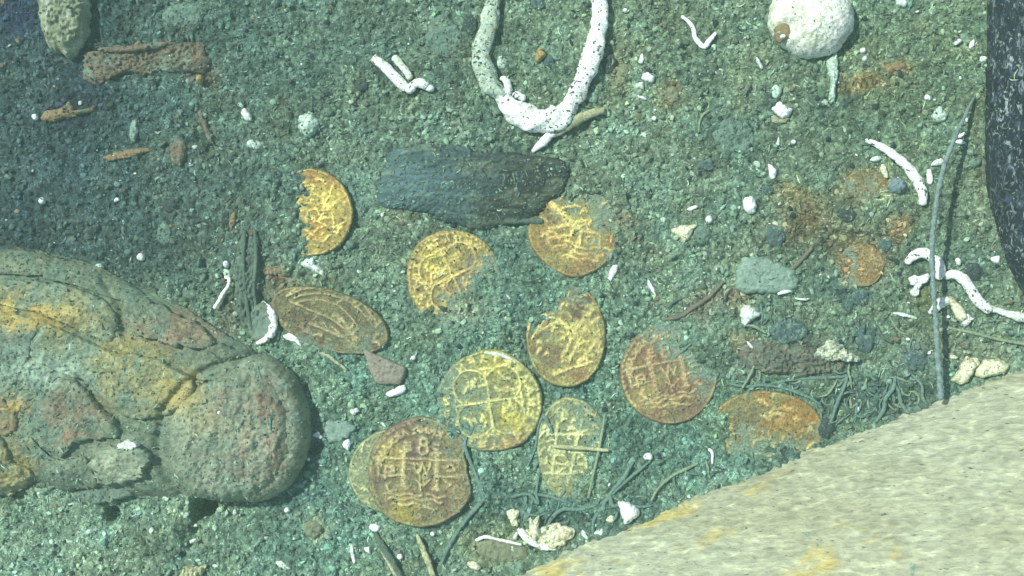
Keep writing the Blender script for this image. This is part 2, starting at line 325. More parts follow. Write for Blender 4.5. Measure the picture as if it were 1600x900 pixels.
M['twigpale'] = stone_mat('pale_twig', (.20, .27, .16), (.34, .38, .22), None, 8, .12, 0, None, 1.2)
M['twigyel'] = stone_mat('yellow_twig', (.48, .46, .20), (.72, .70, .42), (.22, .20, .1), 9, .1, 0, None, 1.2)
M['twigred'] = stone_mat('red_brown_twig', (.13, .08, .055), (.2, .13, .08), None, 9, .3, 0, None, 1.2)
M['whip'] = stone_mat('sea_whip', (.17, .24, .24), (.25, .33, .32), (.14, .17, .22), 10, .25, 0, None, 1.5)
M['wood'] = stone_mat('grey_wood', (.06, .09, .075), (.12, .17, .135), (.09, .075, .055), 9, .35, 0, ((3, .35, 1), .05), 3)
M['brownpale'] = stone_mat('olive_flake', (.17, .17, .09), (.26, .24, .12), None, 10, .28, 0, None, 1.8)

def jar_mat():
    m = NT('jar_crust'); v = m.stretch((.34, 1.15, .8), math.radians(-12)); v2 = m.stretch((.5, 1.1, 1), math.radians(-22))
    n = m.noise(12, 3, .6, v, .5); n2 = m.noise(7, 3, .6, v, .6); big = m.noise(150, 4, .55, v2, .6); mid = m.noise(34, 4, .6, v2)
    c = m.mix(m.mask(big, .36, .62), (.33, .335, .225), (.37, .395, .285))
    sx = m.n.new('ShaderNodeSeparateXYZ'); m.lk(m.tc, sx.inputs[0])
    stain = m.math('SUBTRACT', .12, m.math('MULTIPLY', m.math('ABSOLUTE', m.math('ADD', m.math('DIVIDE', sx.outputs[0], K), 460)), .0005))
    yl = m.math('MULTIPLY', m.mask(m.math('ADD', stain, m.math('ADD', m.noise(110, 4, .6, v2, 1), m.math('MULTIPLY', mid, .45))), .84, .96), .85)
    c = m.mix(yl, c, (.46, .38, .13))
    c = m.mix(m.math('MULTIPLY', m.mask(m.noise(80, 3, .6, m.stretch((.7, 1, 1), .4)), .58, .70), .5), c, (.24, .24, .16))
    c = m.mix(m.mask(m.noise(46, 5, .7, m.tc, 1), .64, .70), c, (.17, .24, .19))
    c = m.mix(.9, c, m.ramp(n, [(.32, (.78, .79, .76)), (.5, (.97, .97, .96)), (.6, (1.08, 1.09, 1.05)), (.7, (1.5, 1.52, 1.42))]), 'MULTIPLY')
    c = m.mix(.8, c, m.ramp(n2, [(.36, (.75, .75, .74)), (.5, (1, 1, 1)), (.66, (1.3, 1.3, 1.24))]), 'MULTIPLY')
    c = m.mix(m.mask(m.noise(6, 2, .6, v), .27, .33), (.09, .11, .07), c)
    h = m.math('ADD', m.math('ADD', n, n2), m.math('MULTIPLY', m.noise(4, 3, .6), .35))
    return m.done(c, .8, m.bump(h, 2.4))
M['jar'] = jar_mat()

# ---------------------------------------------------------------- setting: the seabed sheet
def axis(lo, hi, step, far):
    core = np.arange(lo, hi+.1, step); a = [lo]; s = step
    while a[-1] > -far: s *= 1.17; a.append(a[-1]-s)
    b = [core[-1]]; s = step
    while b[-1] < far: s *= 1.17; b.append(b[-1]+s)
    return np.concatenate([np.array(a[:0:-1]), core, np.array(b[1:])])
gx = axis(-60, 1660, 2.2, 60000); gy = axis(-50, 950, 2.2, 60000)
X, Y = np.meshgrid(gx, gy); nx, ny = len(gx), len(gy)
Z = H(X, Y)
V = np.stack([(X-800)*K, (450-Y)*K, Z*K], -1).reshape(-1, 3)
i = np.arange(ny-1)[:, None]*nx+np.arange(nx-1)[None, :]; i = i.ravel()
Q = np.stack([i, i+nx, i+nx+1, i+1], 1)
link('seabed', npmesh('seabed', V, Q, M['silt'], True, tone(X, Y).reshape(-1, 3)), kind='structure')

# ---------------------------------------------------------------- stone builder: a domed or slab-like body grown from a plan outline
def smooth_outline(pts, n, corner=.0):
    P = np.array(pts, float)
    for _ in range(2 if corner < .5 else 1):
        Q = np.roll(P, -1, 0); k = .25 if corner < .5 else .14
        P = np.stack([P*(1-k)+Q*k, P*k+Q*(1-k)], 1).reshape(-1, 2)
    d = np.r_[0, np.cumsum(np.hypot(*(np.roll(P, -1, 0)-P).T))]
    t = np.linspace(0, d[-1], n, endpoint=False); PP = np.vstack([P, P[:1]])
    return np.stack([np.interp(t, d, PP[:, 0]), np.interp(t, d, PP[:, 1])], 1)
SEED = [100]
def stone_mesh(name, pts, h, mat, pw=2.4, jag=None, rough=None, tilt=(0, 0), corner=0., depth=None, bowl=0., extra=None):
    SEED[0] += 3; sd = SEED[0]
    P0 = np.array(pts, float); per = np.hypot(*(np.roll(P0, -1, 0)-P0).T).sum(); size = per/3.2
    n = int(np.clip(per/2.6, 14, 300)); m = int(np.clip(size/2.4, 4, 80))
    P = smooth_outline(pts, n, corner)
    x1, y1 = P.T; x2, y2 = np.roll(P, -1, 0).T; a = x1*y2-x2*y1; A = a.sum()/2
    c = np.array([((x1+x2)*a).sum(), ((y1+y2)*a).sum()])/(6*A)
    if jag is None: jag = min(3.2, size*.05)
    if rough is None: rough = min(h*.16, 2.4)
    R = P-c; L = np.hypot(*R.T)
    R = R*(1+jag*(vn(P[:, 0]/max(3, size/9), P[:, 1]/max(3, size/9), sd)+.6*vn(P[:, 0]/3.5, P[:, 1]/3.5, sd+1))/L)[:, None]
    verts = []; t = np.linspace(0, 1, m+1)[1:]; t = .45*t+.55*np.sin(t*math.pi/2)
    def hh(x, y, tt):
        z = h*np.clip(1-tt**pw, 0, 1)**(.5 if pw < 6 else .6)
        if bowl: z = z-bowl*np.clip(1-(tt/.86)**3, 0, 1)
        e = np.clip(1.15-tt**6, 0, 1)
        z = z+e*rough*(1.5*fbm((x+c[0])/max(5, size/5), (y+c[1])/max(5, size/5), sd+5, 3)+.8*vn((x+c[0])/4, (y+c[1])/4, sd+9))
        z = z+tilt[0]*x-tilt[1]*y
        if extra: z = z+extra(x+c[0], y+c[1])
        return z
    verts.append((0, 0, float(hh(np.array([0.]), np.array([0.]), np.array([0.]))[0])))
    for tt in t:
        xy = R*tt; z = hh(xy[:, 0], xy[:, 1], np.full(n, tt))
        verts += [(p[0], -p[1], q) for p, q in zip(xy, z)]
    dp = depth if depth is not None else max(3, h*.5)
    xy = R*.9; verts += [(p[0], -p[1], -dp+tilt[0]*p[0]-tilt[1]*p[1]) for p in xy]
    verts.append((0, 0, -dp))
    F = [(0, 1+(k+1) % n, 1+k) for k in range(n)]
    for r in range(m):
        o1, o2 = 1+r*n, 1+(r+1)*n
        for k in range(n): F.append((o1+k, o1+(k+1) % n, o2+(k+1) % n, o2+k))
    o1 = 1+m*n; last = len(verts)-1
    F += [(last, o1+k, o1+(k+1) % n) for k in range(n)]
    if A < 0: F = [f[::-1] for f in F]
    F = [f[::-1] for f in F]
    return pydata(name, np.array(verts)*K, F, mat), c
def fix_normals(me):
    import bmesh
    b = bmesh.new(); b.from_mesh(me); bmesh.ops.recalc_face_normals(b, faces=b.faces); b.to_mesh(me); b.free()
def stone(name, label, cat, pts, h, mat, z=0.0, parent=None, group=None, **kw):
    me, c = stone_mesh(name, pts, h, M[mat], **kw); fix_normals(me)
    loc = at(c[0], c[1], float(Hs(c[0], c[1]))+z)
    if parent: return link(name, me, loc-parent.location, parent, label)
    return link(name, me, loc, None, label, cat, group)
def ell(cx, cy, rx, ry, rot=0, n=12, irr=.12):
    out = []; r = random.Random(int(cx*7+cy*13))
    for k in range(n):
        a = 2*math.pi*k/n; q = 1+irr*r.uniform(-1, 1); x, y = rx*q*math.cos(a), ry*q*math.sin(a)
        c, s = math.cos(math.radians(rot)), math.sin(math.radians(rot)); out.append((cx+x*c-y*s, cy+x*s+y*c))
    return out

# ---------------------------------------------------------------- tube builder
def tube_mesh(name, pts, radii, mat, sides=12, rough=.08, flat=.85, origin=None, lift=.55, open_end=False, zs=None, step=.5):
    SEED[0] += 3; sd = SEED[0]
    P = np.array(pts, float); n = len(P); r = np.interp(np.linspace(0, 1, n), np.linspace(0, 1, len(radii)), radii)
    zz = np.array(zs, float) if zs is not None else r*lift
    P = np.c_[P, zz, r]; out = []; e = np.vstack([2*P[0]-P[1], P, 2*P[-1]-P[-2]])
    for i in range(1, n):
        p0, p1, p2, p3 = e[i-1], e[i], e[i+1], e[i+2]; L = np.hypot(*(p2-p1)[:2]); k = max(2, int(L/max(1.3, step*p1[3])))
        for j in range(k):
            t = j/k; out.append(.5*((2*p1)+(p2-p0)*t+(2*p0-5*p1+4*p2-p3)*t*t+(3*p1-p0-3*p2+p3)*t**3))
    out.append(P[-1]); C = np.array(out)
    hs = Hs(C[:, 0], C[:, 1])
    W = np.array([at(c[0], c[1], c[2]+h) for c, h in zip(C, hs)])/K; O = np.array(origin)/K if origin is not None else W.mean(0)*[1, 1, 0]
    W = W-O; T = np.gradient(W, axis=0); T /= np.linalg.norm(T, axis=1)[:, None]+1e-9
    S = np.cross(T, [0, 0, 1]); S /= np.linalg.norm(S, axis=1)[:, None]+1e-9; U = np.cross(S, T)
    verts = []; rings = []
    AL = np.r_[0, np.cumsum(np.linalg.norm(np.diff(W, axis=0), axis=1))]/C[:, 3].mean()
    def ring(k, rad, push=0):
        a = np.linspace(0, 2*math.pi, sides, endpoint=False)
        q = rad*(1+rough*(1.3*vn(np.cos(a)*1.3+AL[k]*.9, np.sin(a)*1.3+AL[k]*.5, sd)+.8*vn(np.cos(a)*3+AL[k]*2.2, np.sin(a)*3-AL[k], sd+1)+.6*vn(AL[k]*.8+a*0, a*0, sd+2)))
        base = W[k]+T[k]*push
        v = base+np.outer(np.cos(a)*q, S[k])+np.outer(np.sin(a)*q*flat, U[k]); o = len(verts); verts.extend(v.tolist()); rings.append(o)
    N = len(C)
    if open_end: ring(0, C[0, 3]*.35, C[0, 3]*1.6); ring(0, C[0, 3]*.62, C[0, 3]*.05)
    else: ring(0, C[0, 3]*.2, -C[0, 3]*.62); ring(0, C[0, 3]*.72, -C[0, 3]*.42)
    for k in range(N): ring(k, C[k, 3])
    if open_end: ring(N-1, C[-1, 3]*.62, -C[-1, 3]*.05); ring(N-1, C[-1, 3]*.35, -C[-1, 3]*1.6)
    else: ring(N-1, C[-1, 3]*.72, C[-1, 3]*.42); ring(N-1, C[-1, 3]*.2, C[-1, 3]*.62)
    F = []
    for a, b in zip(rings[:-1], rings[1:]):
        for j in range(sides): F.append((a+j, a+(j+1) % sides, b+(j+1) % sides, b+j))
    F.append(tuple(rings[0]+j for j in range(sides))[::-1]); F.append(tuple(rings[-1]+j for j in range(sides)))
    me = pydata(name, np.array(verts)*K, F, M[mat]); fix_normals(me)
    return me, O*K
def tube(name, label, cat, pts, radii, mat, parent=None, group=None, **kw):
    org = parent.location if parent else None
    me, O = tube_mesh(name, pts, radii, mat, origin=org, **kw)
    if parent: return link(name, me, (0, 0, 0), parent, label)
    return link(name, me, O, None, label, cat, group)
def empty(name, label, cat, x, y, z=0, group=None):
    return link(name, None, at(x, y, float(Hs(x, y))+z), None, label, cat, group)

# ---------------------------------------------------------------- the large jar at lower right
def big_jar():
    ang = math.radians(22.05); R0 = 560.; zc = -275.; reach = 488.
    ns, nf = 620, 300
    s = np.linspace(-1600, 1500, ns); f = np.radians(np.linspace(-84, 84, nf))
    S, Fi = np.meshgrid(s, f, indexing='ij')
    R = (R0+10*np.cos((S+60)/380.))*(1-.5*np.clip(np.abs(S/1500), 0, 1.07)**7)+3.5*vn(S/160, Fi*4, 801)+1.8*vn(S/40, Fi*16, 802)+.8*vn(S/11, Fi*60, 803)
    off = R*np.sin(Fi); Zz = zc+R*np.cos(Fi)
    u = np.array([math.cos(ang), -math.sin(ang)]); nrm = np.array([math.sin(ang), math.cos(ang)])   # y down
    px = 1300+u[0]*S+nrm[0]*(reach+off); py = 697+u[1]*S+nrm[1]*(reach+off)
    c = at(1300+nrm[0]*reach, 697+nrm[1]*reach, 0)
    V = np.stack([(px-800)*K-c.x, (450-py)*K-c.y, Zz*K], -1).reshape(-1, 3)
    i = (np.arange(ns-1)[:, None]*nf+np.arange(nf-1)[None, :]).ravel()
    Q = np.stack([i, i+1, i+nf+1, i+nf], 1)
    me = npmesh('storage_jar', V, Q, M['jar']); fix_normals(me)
    link('storage_jar', me, c, None, 'huge pale green ceramic jar lying half buried across the lower right corner', 'jar')
big_jar()

# ---------------------------------------------------------------- dark timber at the right edge
stone('encrusted_timber', 'black encrusted timber standing out of the silt along the right edge', 'timber',
      [(1548, -160), (1543, 0), (1540, 150), (1540, 290), (1556, 370), (1580, 425), (1602, 470), (1660, 540), (1900, 560), (1950, 200), (1900, -160)],
      74, 'beam', pw=26, jag=3, rough=7, depth=30)

# ---------------------------------------------------------------- rock and pottery heap at lower left
HEAP = [(-160, 375), (0, 386), (70, 396), (150, 418), (215, 445), (270, 472), (330, 503), (385, 538), (430, 575), (420, 700), (345, 776), (270, 780),
       (200, 774), (110, 770), (55, 754), (0, 777), (-160, 800)]
def ZB(x, y):
    d = seg_dist(x, y, HEAP+[HEAP[0]]); x = np.asarray(x, float); y = np.asarray(y, float)
    z = 40*(1-np.exp(-d/26.))+6*fbm(x/70, y/70, 301, 2)+5*fbm(x/26, y/26, 305, 3)
    g = seg_dist(x, y, [(70, 488), (130, 518), (200, 552), (270, 556), (330, 600)]); z = z-5*np.exp(-(g/3.5)**2)      # joints between the layers
    g = seg_dist(x, y, [(165, 438), (196, 478), (200, 520), (230, 545)]); z = z-5*np.exp(-(g/4)**2)
    g = seg_dist(x, y, [(140, 590), (170, 630), (205, 665), (255, 680)]); z = z-8*np.exp(-(g/5)**2)
    g = seg_dist(x, y, [(284, 770), (262, 735), (254, 690), (264, 640), (296, 598), (340, 570), (395, 556)]); z = z-9*np.exp(-(g/5)**2)
    return z+8*np.exp(-((x-230)/90)**2-((y-600)/50)**2)
HT = [(60, 492, 95, 34, (.44, .34, .10), .9), (215, 600, 85, 40, (.27, .26, .12), .8), (288, 612, 34, 34, (.44, .34, .09), .85), (215, 548, 70, 18, (.36, .30, .11), .7), (280, 512, 62, 20, (.28, .18, .115), .75),
      (125, 636, 52, 34, (.24, .19, .125), .8), (130, 682, 44, 7, (.36, .19, .11), .65), (100, 578, 40, 18, (.46, .60, .48), .75), (25, 560, 40, 40, (.22, .31, .25), .7), (20, 642, 34, 22, (.46, .33, .11), .85),
      (18, 722, 42, 34, (.42, .34, .12), .85), (195, 722, 52, 26, (.34, .38, .26), .7), (100, 742, 50, 20, (.16, .22, .17), .6), (90, 412, 130, 14, (.21, .23, .14), .6), (395, 690, 110, 110, (.27, .285, .205), .7),
      (398, 690, 9, 70, (.29, .20, .13), .5), (420, 628, 9, 18, (.33, .14, .09), .6), (345, 655, 24, 20, (.36, .31, .13), .5), (445, 600, 34, 44, (.20, .17, .12), .6), (440, 690, 8, 60, (.3, .19, .13), .5), (340, 545, 40, 16, (.22, .25, .17), .6),
      (360, 620, 14, 26, (.31, .22, .15), .45), (60, 530, 20, 14, (.10, .15, .14), .6)]
def heap_tone(me, cx, cy, mul=1.0):
    n = len(me.vertices); co = np.zeros(n*3, np.float32); me.vertices.foreach_get('co', co); co = co.reshape(-1, 3)/K
    x = cx+co[:, 0]; y = cy-co[:, 1]; c = np.ones((n, 3))*np.array([.185, .245, .165])
    wx = x+24*fbm(x/40, y/40, 401, 3)+5*vn(x/7, y/7, 407); wy = y+20*fbm(x/40, y/40, 405, 3)+5*vn(x/7, y/7, 409)
    for a, b, rx, ry, col, st in HT:
        w = (st*np.exp(-((((wx-a)/rx)**2+((wy-b)/ry)**2)**1.4)*.8))[:, None]; c = c*(1-w)+np.array(col)*w
    m = (1+.30*fbm(x/30, y/22, 411, 3)+.22*vn(x/5, y/5, 415))*mul; g = np.clip(2.2*fbm(x/26+7, y/26, 421, 4)-.1, 0, .75)[:, None]
    c = c*(1-g)+np.array([.16, .24, .18])*g; c = np.clip(c*m[:, None], .01, .9)
    me.color_attributes.new('tone', 'FLOAT_COLOR', 'POINT').data.foreach_set('color', np.c_[c, np.ones(n)].astype(np.float32).ravel())
def crust_mat():
    m = NT('heap_crust'); a = m.attr('tone').outputs['Color']; v = m.stretch((.7, 1.3, 1), .5)
    c = m.mix(.7, a, m.ramp(m.noise(9, 5, .72, v), [(.3, (.5, .5, .52)), (.5, (.95, .95, .95)), (.7, (1.5, 1.5, 1.45))]), 'MULTIPLY')
    c = m.mix(.6, c, m.ramp(m.noise(2.8, 3, .7), [(.3, (.5, .52, .55)), (.7, (1.45, 1.45, 1.4))]), 'MULTIPLY')
    h = m.math('ADD', m.noise(12, 6, .72, v, .6), m.math('MULTIPLY', m.noise(3, 3, .7), .35))
    return m.done(c, .85, m.bump(h, 3.2))
M['crust'] = crust_mat()
MUL = {'greysherd': .86, 'brownsherd': .92, 'redsherd': .95, 'ochre': 1.05, 'conc': .9, 'beigestone': 1.12, 'ochreg': 1.0, 'palecrust': 1.1}
def layer(name, label, cat, pts, up, mat, rough=1.6, jag=2.4, pw=34, tilt=(0, 0)):
    me, c = stone_mesh(name, pts, up*1.7+1.2, M['crust' if mat in MUL else mat], pw=pw, jag=jag*1.9, rough=rough, corner=1, depth=6, tilt=tilt, extra=ZB); fix_normals(me)
    if mat in MUL: heap_tone(me, c[0], c[1], MUL[mat])
    return link(name, me, at(c[0], c[1], float(Hs(c[0], c[1]))), None, label, cat)
layer('concretion', 'large layered mass of green and brown concretion filling the lower left', 'rock', HEAP, 0, 'conc', rough=3, jag=3, pw=60)
layer('stone_slab', 'long olive stone slab capping the upper edge of the sherd heap', 'stone slab',
      [(-60, 388), (60, 392), (150, 414), (214, 448), (250, 478), (200, 472), (130, 446), (60, 430), (-60, 426)], 4, 'greysherd')
layer('pottery_sherd', 'ochre yellow sherd with a dark edge in the upper left of the heap', 'sherd',
      [(-60, 436), (60, 436), (140, 452), (188, 478), (196, 506), (188, 538), (130, 512), (75, 488), (-60, 458)], 4, 'ochre', tilt=(-.01, .03))
layer('pottery_sherd', 'long red brown sherd lying along the upper right rim of the heap', 'sherd',
      [(200, 466), (255, 478), (318, 506), (342, 530), (330, 545), (262, 534), (216, 520), (202, 496)], 6, 'redsherd')
layer('pottery_sherd', 'broad ochre and olive curved sherd in the middle of the heap', 'sherd',
      [(82, 500), (130, 522), (190, 548), (255, 556), (312, 586), (318, 605), (296, 636), (240, 654), (196, 642), (150, 596), (118, 584), (60, 560)], 8, 'ochre', tilt=(.0, .03), rough=2)
layer('pottery_sherd', 'olive green sherd filling the left border beneath the yellow one', 'sherd',
      [(-60, 470), (64, 496), (78, 505), (58, 556), (40, 590), (-60, 600)], 3, 'ochreg')
layer('crust_lump', 'whitish crusty lump between the olive sherd and the brown stone', 'crust',
      [(36, 566), (75, 556), (112, 586), (100, 598), (66, 616), (40, 640), (-60, 650), (-60, 606)], 3, 'palecrust', rough=4, jag=5)
layer('pottery_sherd', 'flat brown sherd with a reddish lower edge left of centre in the heap', 'sherd',
      [(64, 640), (78, 606), (104, 590), (140, 594), (164, 628), (202, 664), (196, 680), (150, 684), (128, 690), (108, 712), (82, 702)], 7, 'brownsherd', tilt=(.0, -.05))
layer('pottery_sherd', 'grey green sherd sloping below the flat brown sherd', 'sherd',
      [(58, 672), (84, 708), (112, 716), (150, 706), (156, 730), (164, 756), (104, 766), (78, 744), (58, 712)], 4, 'greysherd')
layer('beige_stone', 'pale beige block wedged at the bottom of the heap', 'stone',
      [(148, 714), (178, 696), (236, 690), (248, 706), (236, 738), (204, 752), (166, 756), (158, 734)], 10, 'beigestone')
layer('white_chip', 'white angular chip above the pale beige block', 'stone chip', [(196, 692), (208, 684), (231, 685), (229, 693), (204, 698)], 12, 'offwhite')
layer('yellow_rock', 'yellow brown rock cut by the left border below the white crust', 'rock',
      [(-80, 655), (20, 682), (30, 712), (62, 736), (50, 762), (8, 776), (-80, 776)], 6, 'ochre', rough=3)
layer('orange_rock', 'orange stained rock by the left border above the yellow brown one', 'rock',
      [(-70, 615), (20, 618), (44, 640), (42, 668), (14, 678), (-70, 656)], 5, 'rustorange', rough=2.5)
stone('stone_slab', 'narrow grey stone slab tucked under the pale beige block', 'stone slab',
      [(112, 770), (160, 760), (206, 760), (212, 772), (172, 787), (132, 782)], 14, 'greysherd', z=4, pw=8, corner=1)
layer('stone_slab', 'grey green stone slab bridging the red sherd and the round drum', 'stone slab',
      [(306, 556), (340, 536), (384, 545), (424, 570), (430, 588), (380, 580), (350, 590), (318, 588)], 8, 'greysherd')
t = empty('jar_base', 'round grey brown drum shaped jar base standing right of the heap', 'jar base', 375, 680)
def lobes(x, y): return 5*fbm(x/55, y/55, 331, 2)+5*fbm(x/17, y/40, 335, 3)+2.2*vn(x/9, y/14, 338)+2*np.exp(-((x-420-.12*(y-640))/5)**2)-2.5*np.exp(-((x-408-.10*(y-640))/4)**2)
stone('base', None, None, [(262, 690), (270, 642), (300, 602), (342, 574), (395, 562), (440, 580), (464, 620), (474, 668), (466, 722), (436, 762), (390, 784), (335, 784), (290, 766), (268, 735)],
      72, 'crust', parent=t, pw=7, rough=2.6, jag=2.4, depth=5, tilt=(.0, 0), extra=lobes)
stone('rim', None, None, [(330, 600), (372, 556), (412, 550), (452, 570), (479, 614), (488, 668), (481, 722), (452, 764), (410, 786), (360, 780)], 56, 'crust', parent=t, pw=9, rough=2, jag=1.6, depth=5)
for ch in t.children: heap_tone(ch.data, 375+ch.location.x/K, 680-ch.location.y/K)
stone('red_speck', 'small red crust spot on top of the round drum', 'crust', ell(418, 628, 6, 10, 0, 9, .3), 3, 'rust', z=66)
stone('shell_grain', 'bright grain in a dark ring on the upper left of the drum', 'shell grain', ell(342, 645, 4, 4, 0, 8), 5, 'whiteclean', z=66)

# ---------------------------------------------------------------- dark slab in the middle
stone('dark_slab', 'dark blue grey log like slab lying above the coins in the centre', 'stone slab',
      [(606, 222), (680, 222), (745, 232), (800, 240), (882, 250), (892, 272), (884, 300), (850, 318), (842, 338), (800, 352), (760, 366), (712, 352), (660, 330), (584, 322), (588, 285), (600, 262)],
      26, 'slab', pw=2.6, rough=2.6, jag=5, depth=8, tilt=(0, -.02), z=-1)
tube('twig', 'short dark stub poking out from the slab onto the orange coin', 'twig', [(790, 344), (815, 344), (846, 345)], [6, 5.5, 4.5], 'wood', lift=1.3, rough=.2)

# ---------------------------------------------------------------- coins
def arc(cx, cy, r, a0, a1, w, n=14):
    p = [(cx+r*math.cos(math.radians(a0+(a1-a0)*k/n)), cy+r*math.sin(math.radians(a0+(a1-a0)*k/n))) for k in range(n+1)]
    return [(*p[k], *p[k+1], w) for k in range(n)]
def poly(p, w): return [(*p[k], *p[k+1], w) for k in range(len(p)-1)]
def wave(x0, x1, y, w, amp=.025, n=14, ph=0):
    return poly([(x0+(x1-x0)*k/n, y+amp*math.sin(ph+(x1-x0)*k/n*18)) for k in range(n+1)], w)
def legend(r, a0, a1, seed, w=.022, n=14):
    rr = random.Random(seed); out = []
    for k in range(n):
        a = math.radians(a0+(a1-a0)*(k+.5)/n); ca, sa = math.cos(a), math.sin(a)
        g = rr.choice([[(-1, -1, -1, 1), (-1, 1, 1, 1), (-1, 0, .6, 0)], [(-1, -1, 0, 1), (0, 1, 1, -1)], [(-1, -1, -1, 1), (1, -1, 1, 1), (-1, 1, 1, -1)], [(-1, 1, 1, 1), (0, 1, 0, -1)],
                       [(-1, -1, -1, 1), (-1, 1, 1, .4), (1, .4, -1, 0), (-1, 0, 1, -1)]])
        s = .05
        for x1, y1, x2, y2 in g:
            X1, Y1, X2, Y2 = s*x1, s*1.2*y1, s*x2, s*1.2*y2
            out.append((r*ca-X1*sa+Y1*ca, r*sa+X1*ca+Y1*sa, r*ca-X2*sa+Y2*ca, r*sa+X2*ca+Y2*sa, w))
    return out
def beads(r, a0, a1, w=.028, step=6.5):
    return [(r*math.cos(math.radians(a)), r*math.sin(math.radians(a)), r*math.cos(math.radians(a))+.001, r*math.sin(math.radians(a)), w) for a in np.arange(a0, a1, step)]
def eight(cx, cy, s, w): return arc(cx, cy+s*.48, s*.42, 0, 360, w)+arc(cx, cy-s*.42, s*.5, 0, 360, w)
PILLARS = ([(-.34, .36, -.32, -.30, .055), (.30, .36, .28, -.30, .055), (-.40, .37, -.26, .37, .03), (.24, .37, .36, .37, .03), (-.38, -.31, -.26, -.31, .03), (.22, -.31, .34, -.31, .03)]
    + poly([(-.84, .25), (-.36, .245), (.26, .235), (.68, .24)], .026)+poly([(-.80, -.08), (-.40, -.07)], .024)+poly([(.36, -.07), (.72, -.06)], .024)
    + poly([(-.80, .25), (-.80, -.10)], .022)+eight(.02, .48, .16, .034)
    + poly([(-.22, .55), (-.32, .55), (-.32, .40), (-.20, .40)], .03)+poly([(-.32, .48), (-.22, .48)], .026)+poly([(.22, .52), (.30, .52)], .03)+poly([(.22, .44), (.30, .43)], .025)
    + wave(-.66, .02, -.42, .026)+wave(.12, .46, -.43, .026, ph=1)+wave(-.58, .06, -.50, .026, ph=.5)+wave(.10, .40, -.52, .026)+wave(-.50, .05, -.60, .026, ph=1)+wave(.0, .30, -.66, .022)
    + poly([(-.66, -.12), (-.66, .08), (-.52, .08), (-.50, 0), (-.64, -.01)], .028)+poly([(-.56, -.20), (-.64, -.26), (-.58, -.36), (-.46, -.34)], .028)
    + poly([(-.14, .16), (-.05, -.04), (.02, .16), (.10, -.05), (.16, .16)], .026)+poly([(-.1, -.15), (.05, -.25), (.15, -.14)], .022)
    + poly([(.44, .08), (.54, .16), (.62, .05), (.48, .04)], .024)+poly([(.44, -.14), (.56, -.22), (.46, -.30), (.60, -.34)], .026)
    + legend(.80, 110, 175, 3, n=6)+legend(.78, 60, 105, 5, n=4)+beads(.93, 100, 215)+poly([(-.05, .05), (0, -.35)], .02))
def crossdesign(seed=1, w=.04):
    r = random.Random(seed)
    s = [(-.62, 0, .62, 0, w), (0, -.62, 0, .62, w), (-.62, -.1, -.62, .1, w), (.62, -.1, .62, .1, w), (-.1, .62, .1, .62, w), (-.1, -.62, .1, -.62, w)]
    for qx, qy in ((1, 1), (-1, 1), (1, -1), (-1, -1)):
        s += arc(qx*.30, qy*.30, .33, math.degrees(math.atan2(qy, qx))-100, math.degrees(math.atan2(qy, qx))+100, .022)
        for _ in range(7):
            x = qx*r.uniform(.13, .45); y = qy*r.uniform(.13, .45); a = r.uniform(0, 3.14); l = r.uniform(.06, .13)
            s.append((x, y, x+l*math.cos(a), y+l*math.sin(a), .03))
    return s+legend(.80, 0, 360, seed, n=22)+beads(.93, 0, 360)
def worn(seed, n=60):
    r = random.Random(seed); s = []
    for _ in range(n):
        a = r.uniform(0, 6.28); q = .85*math.sqrt(r.random()); x, y = q*math.cos(a), q*math.sin(a); b = r.gauss(.5, .6); l = r.uniform(.06, .25)
        s += poly([(x, y), (x+l*.5*math.cos(b), y+l*.5*math.sin(b)+.03), (x+l*math.cos(b), y+l*math.sin(b))], r.uniform(.02, .035))
    return s
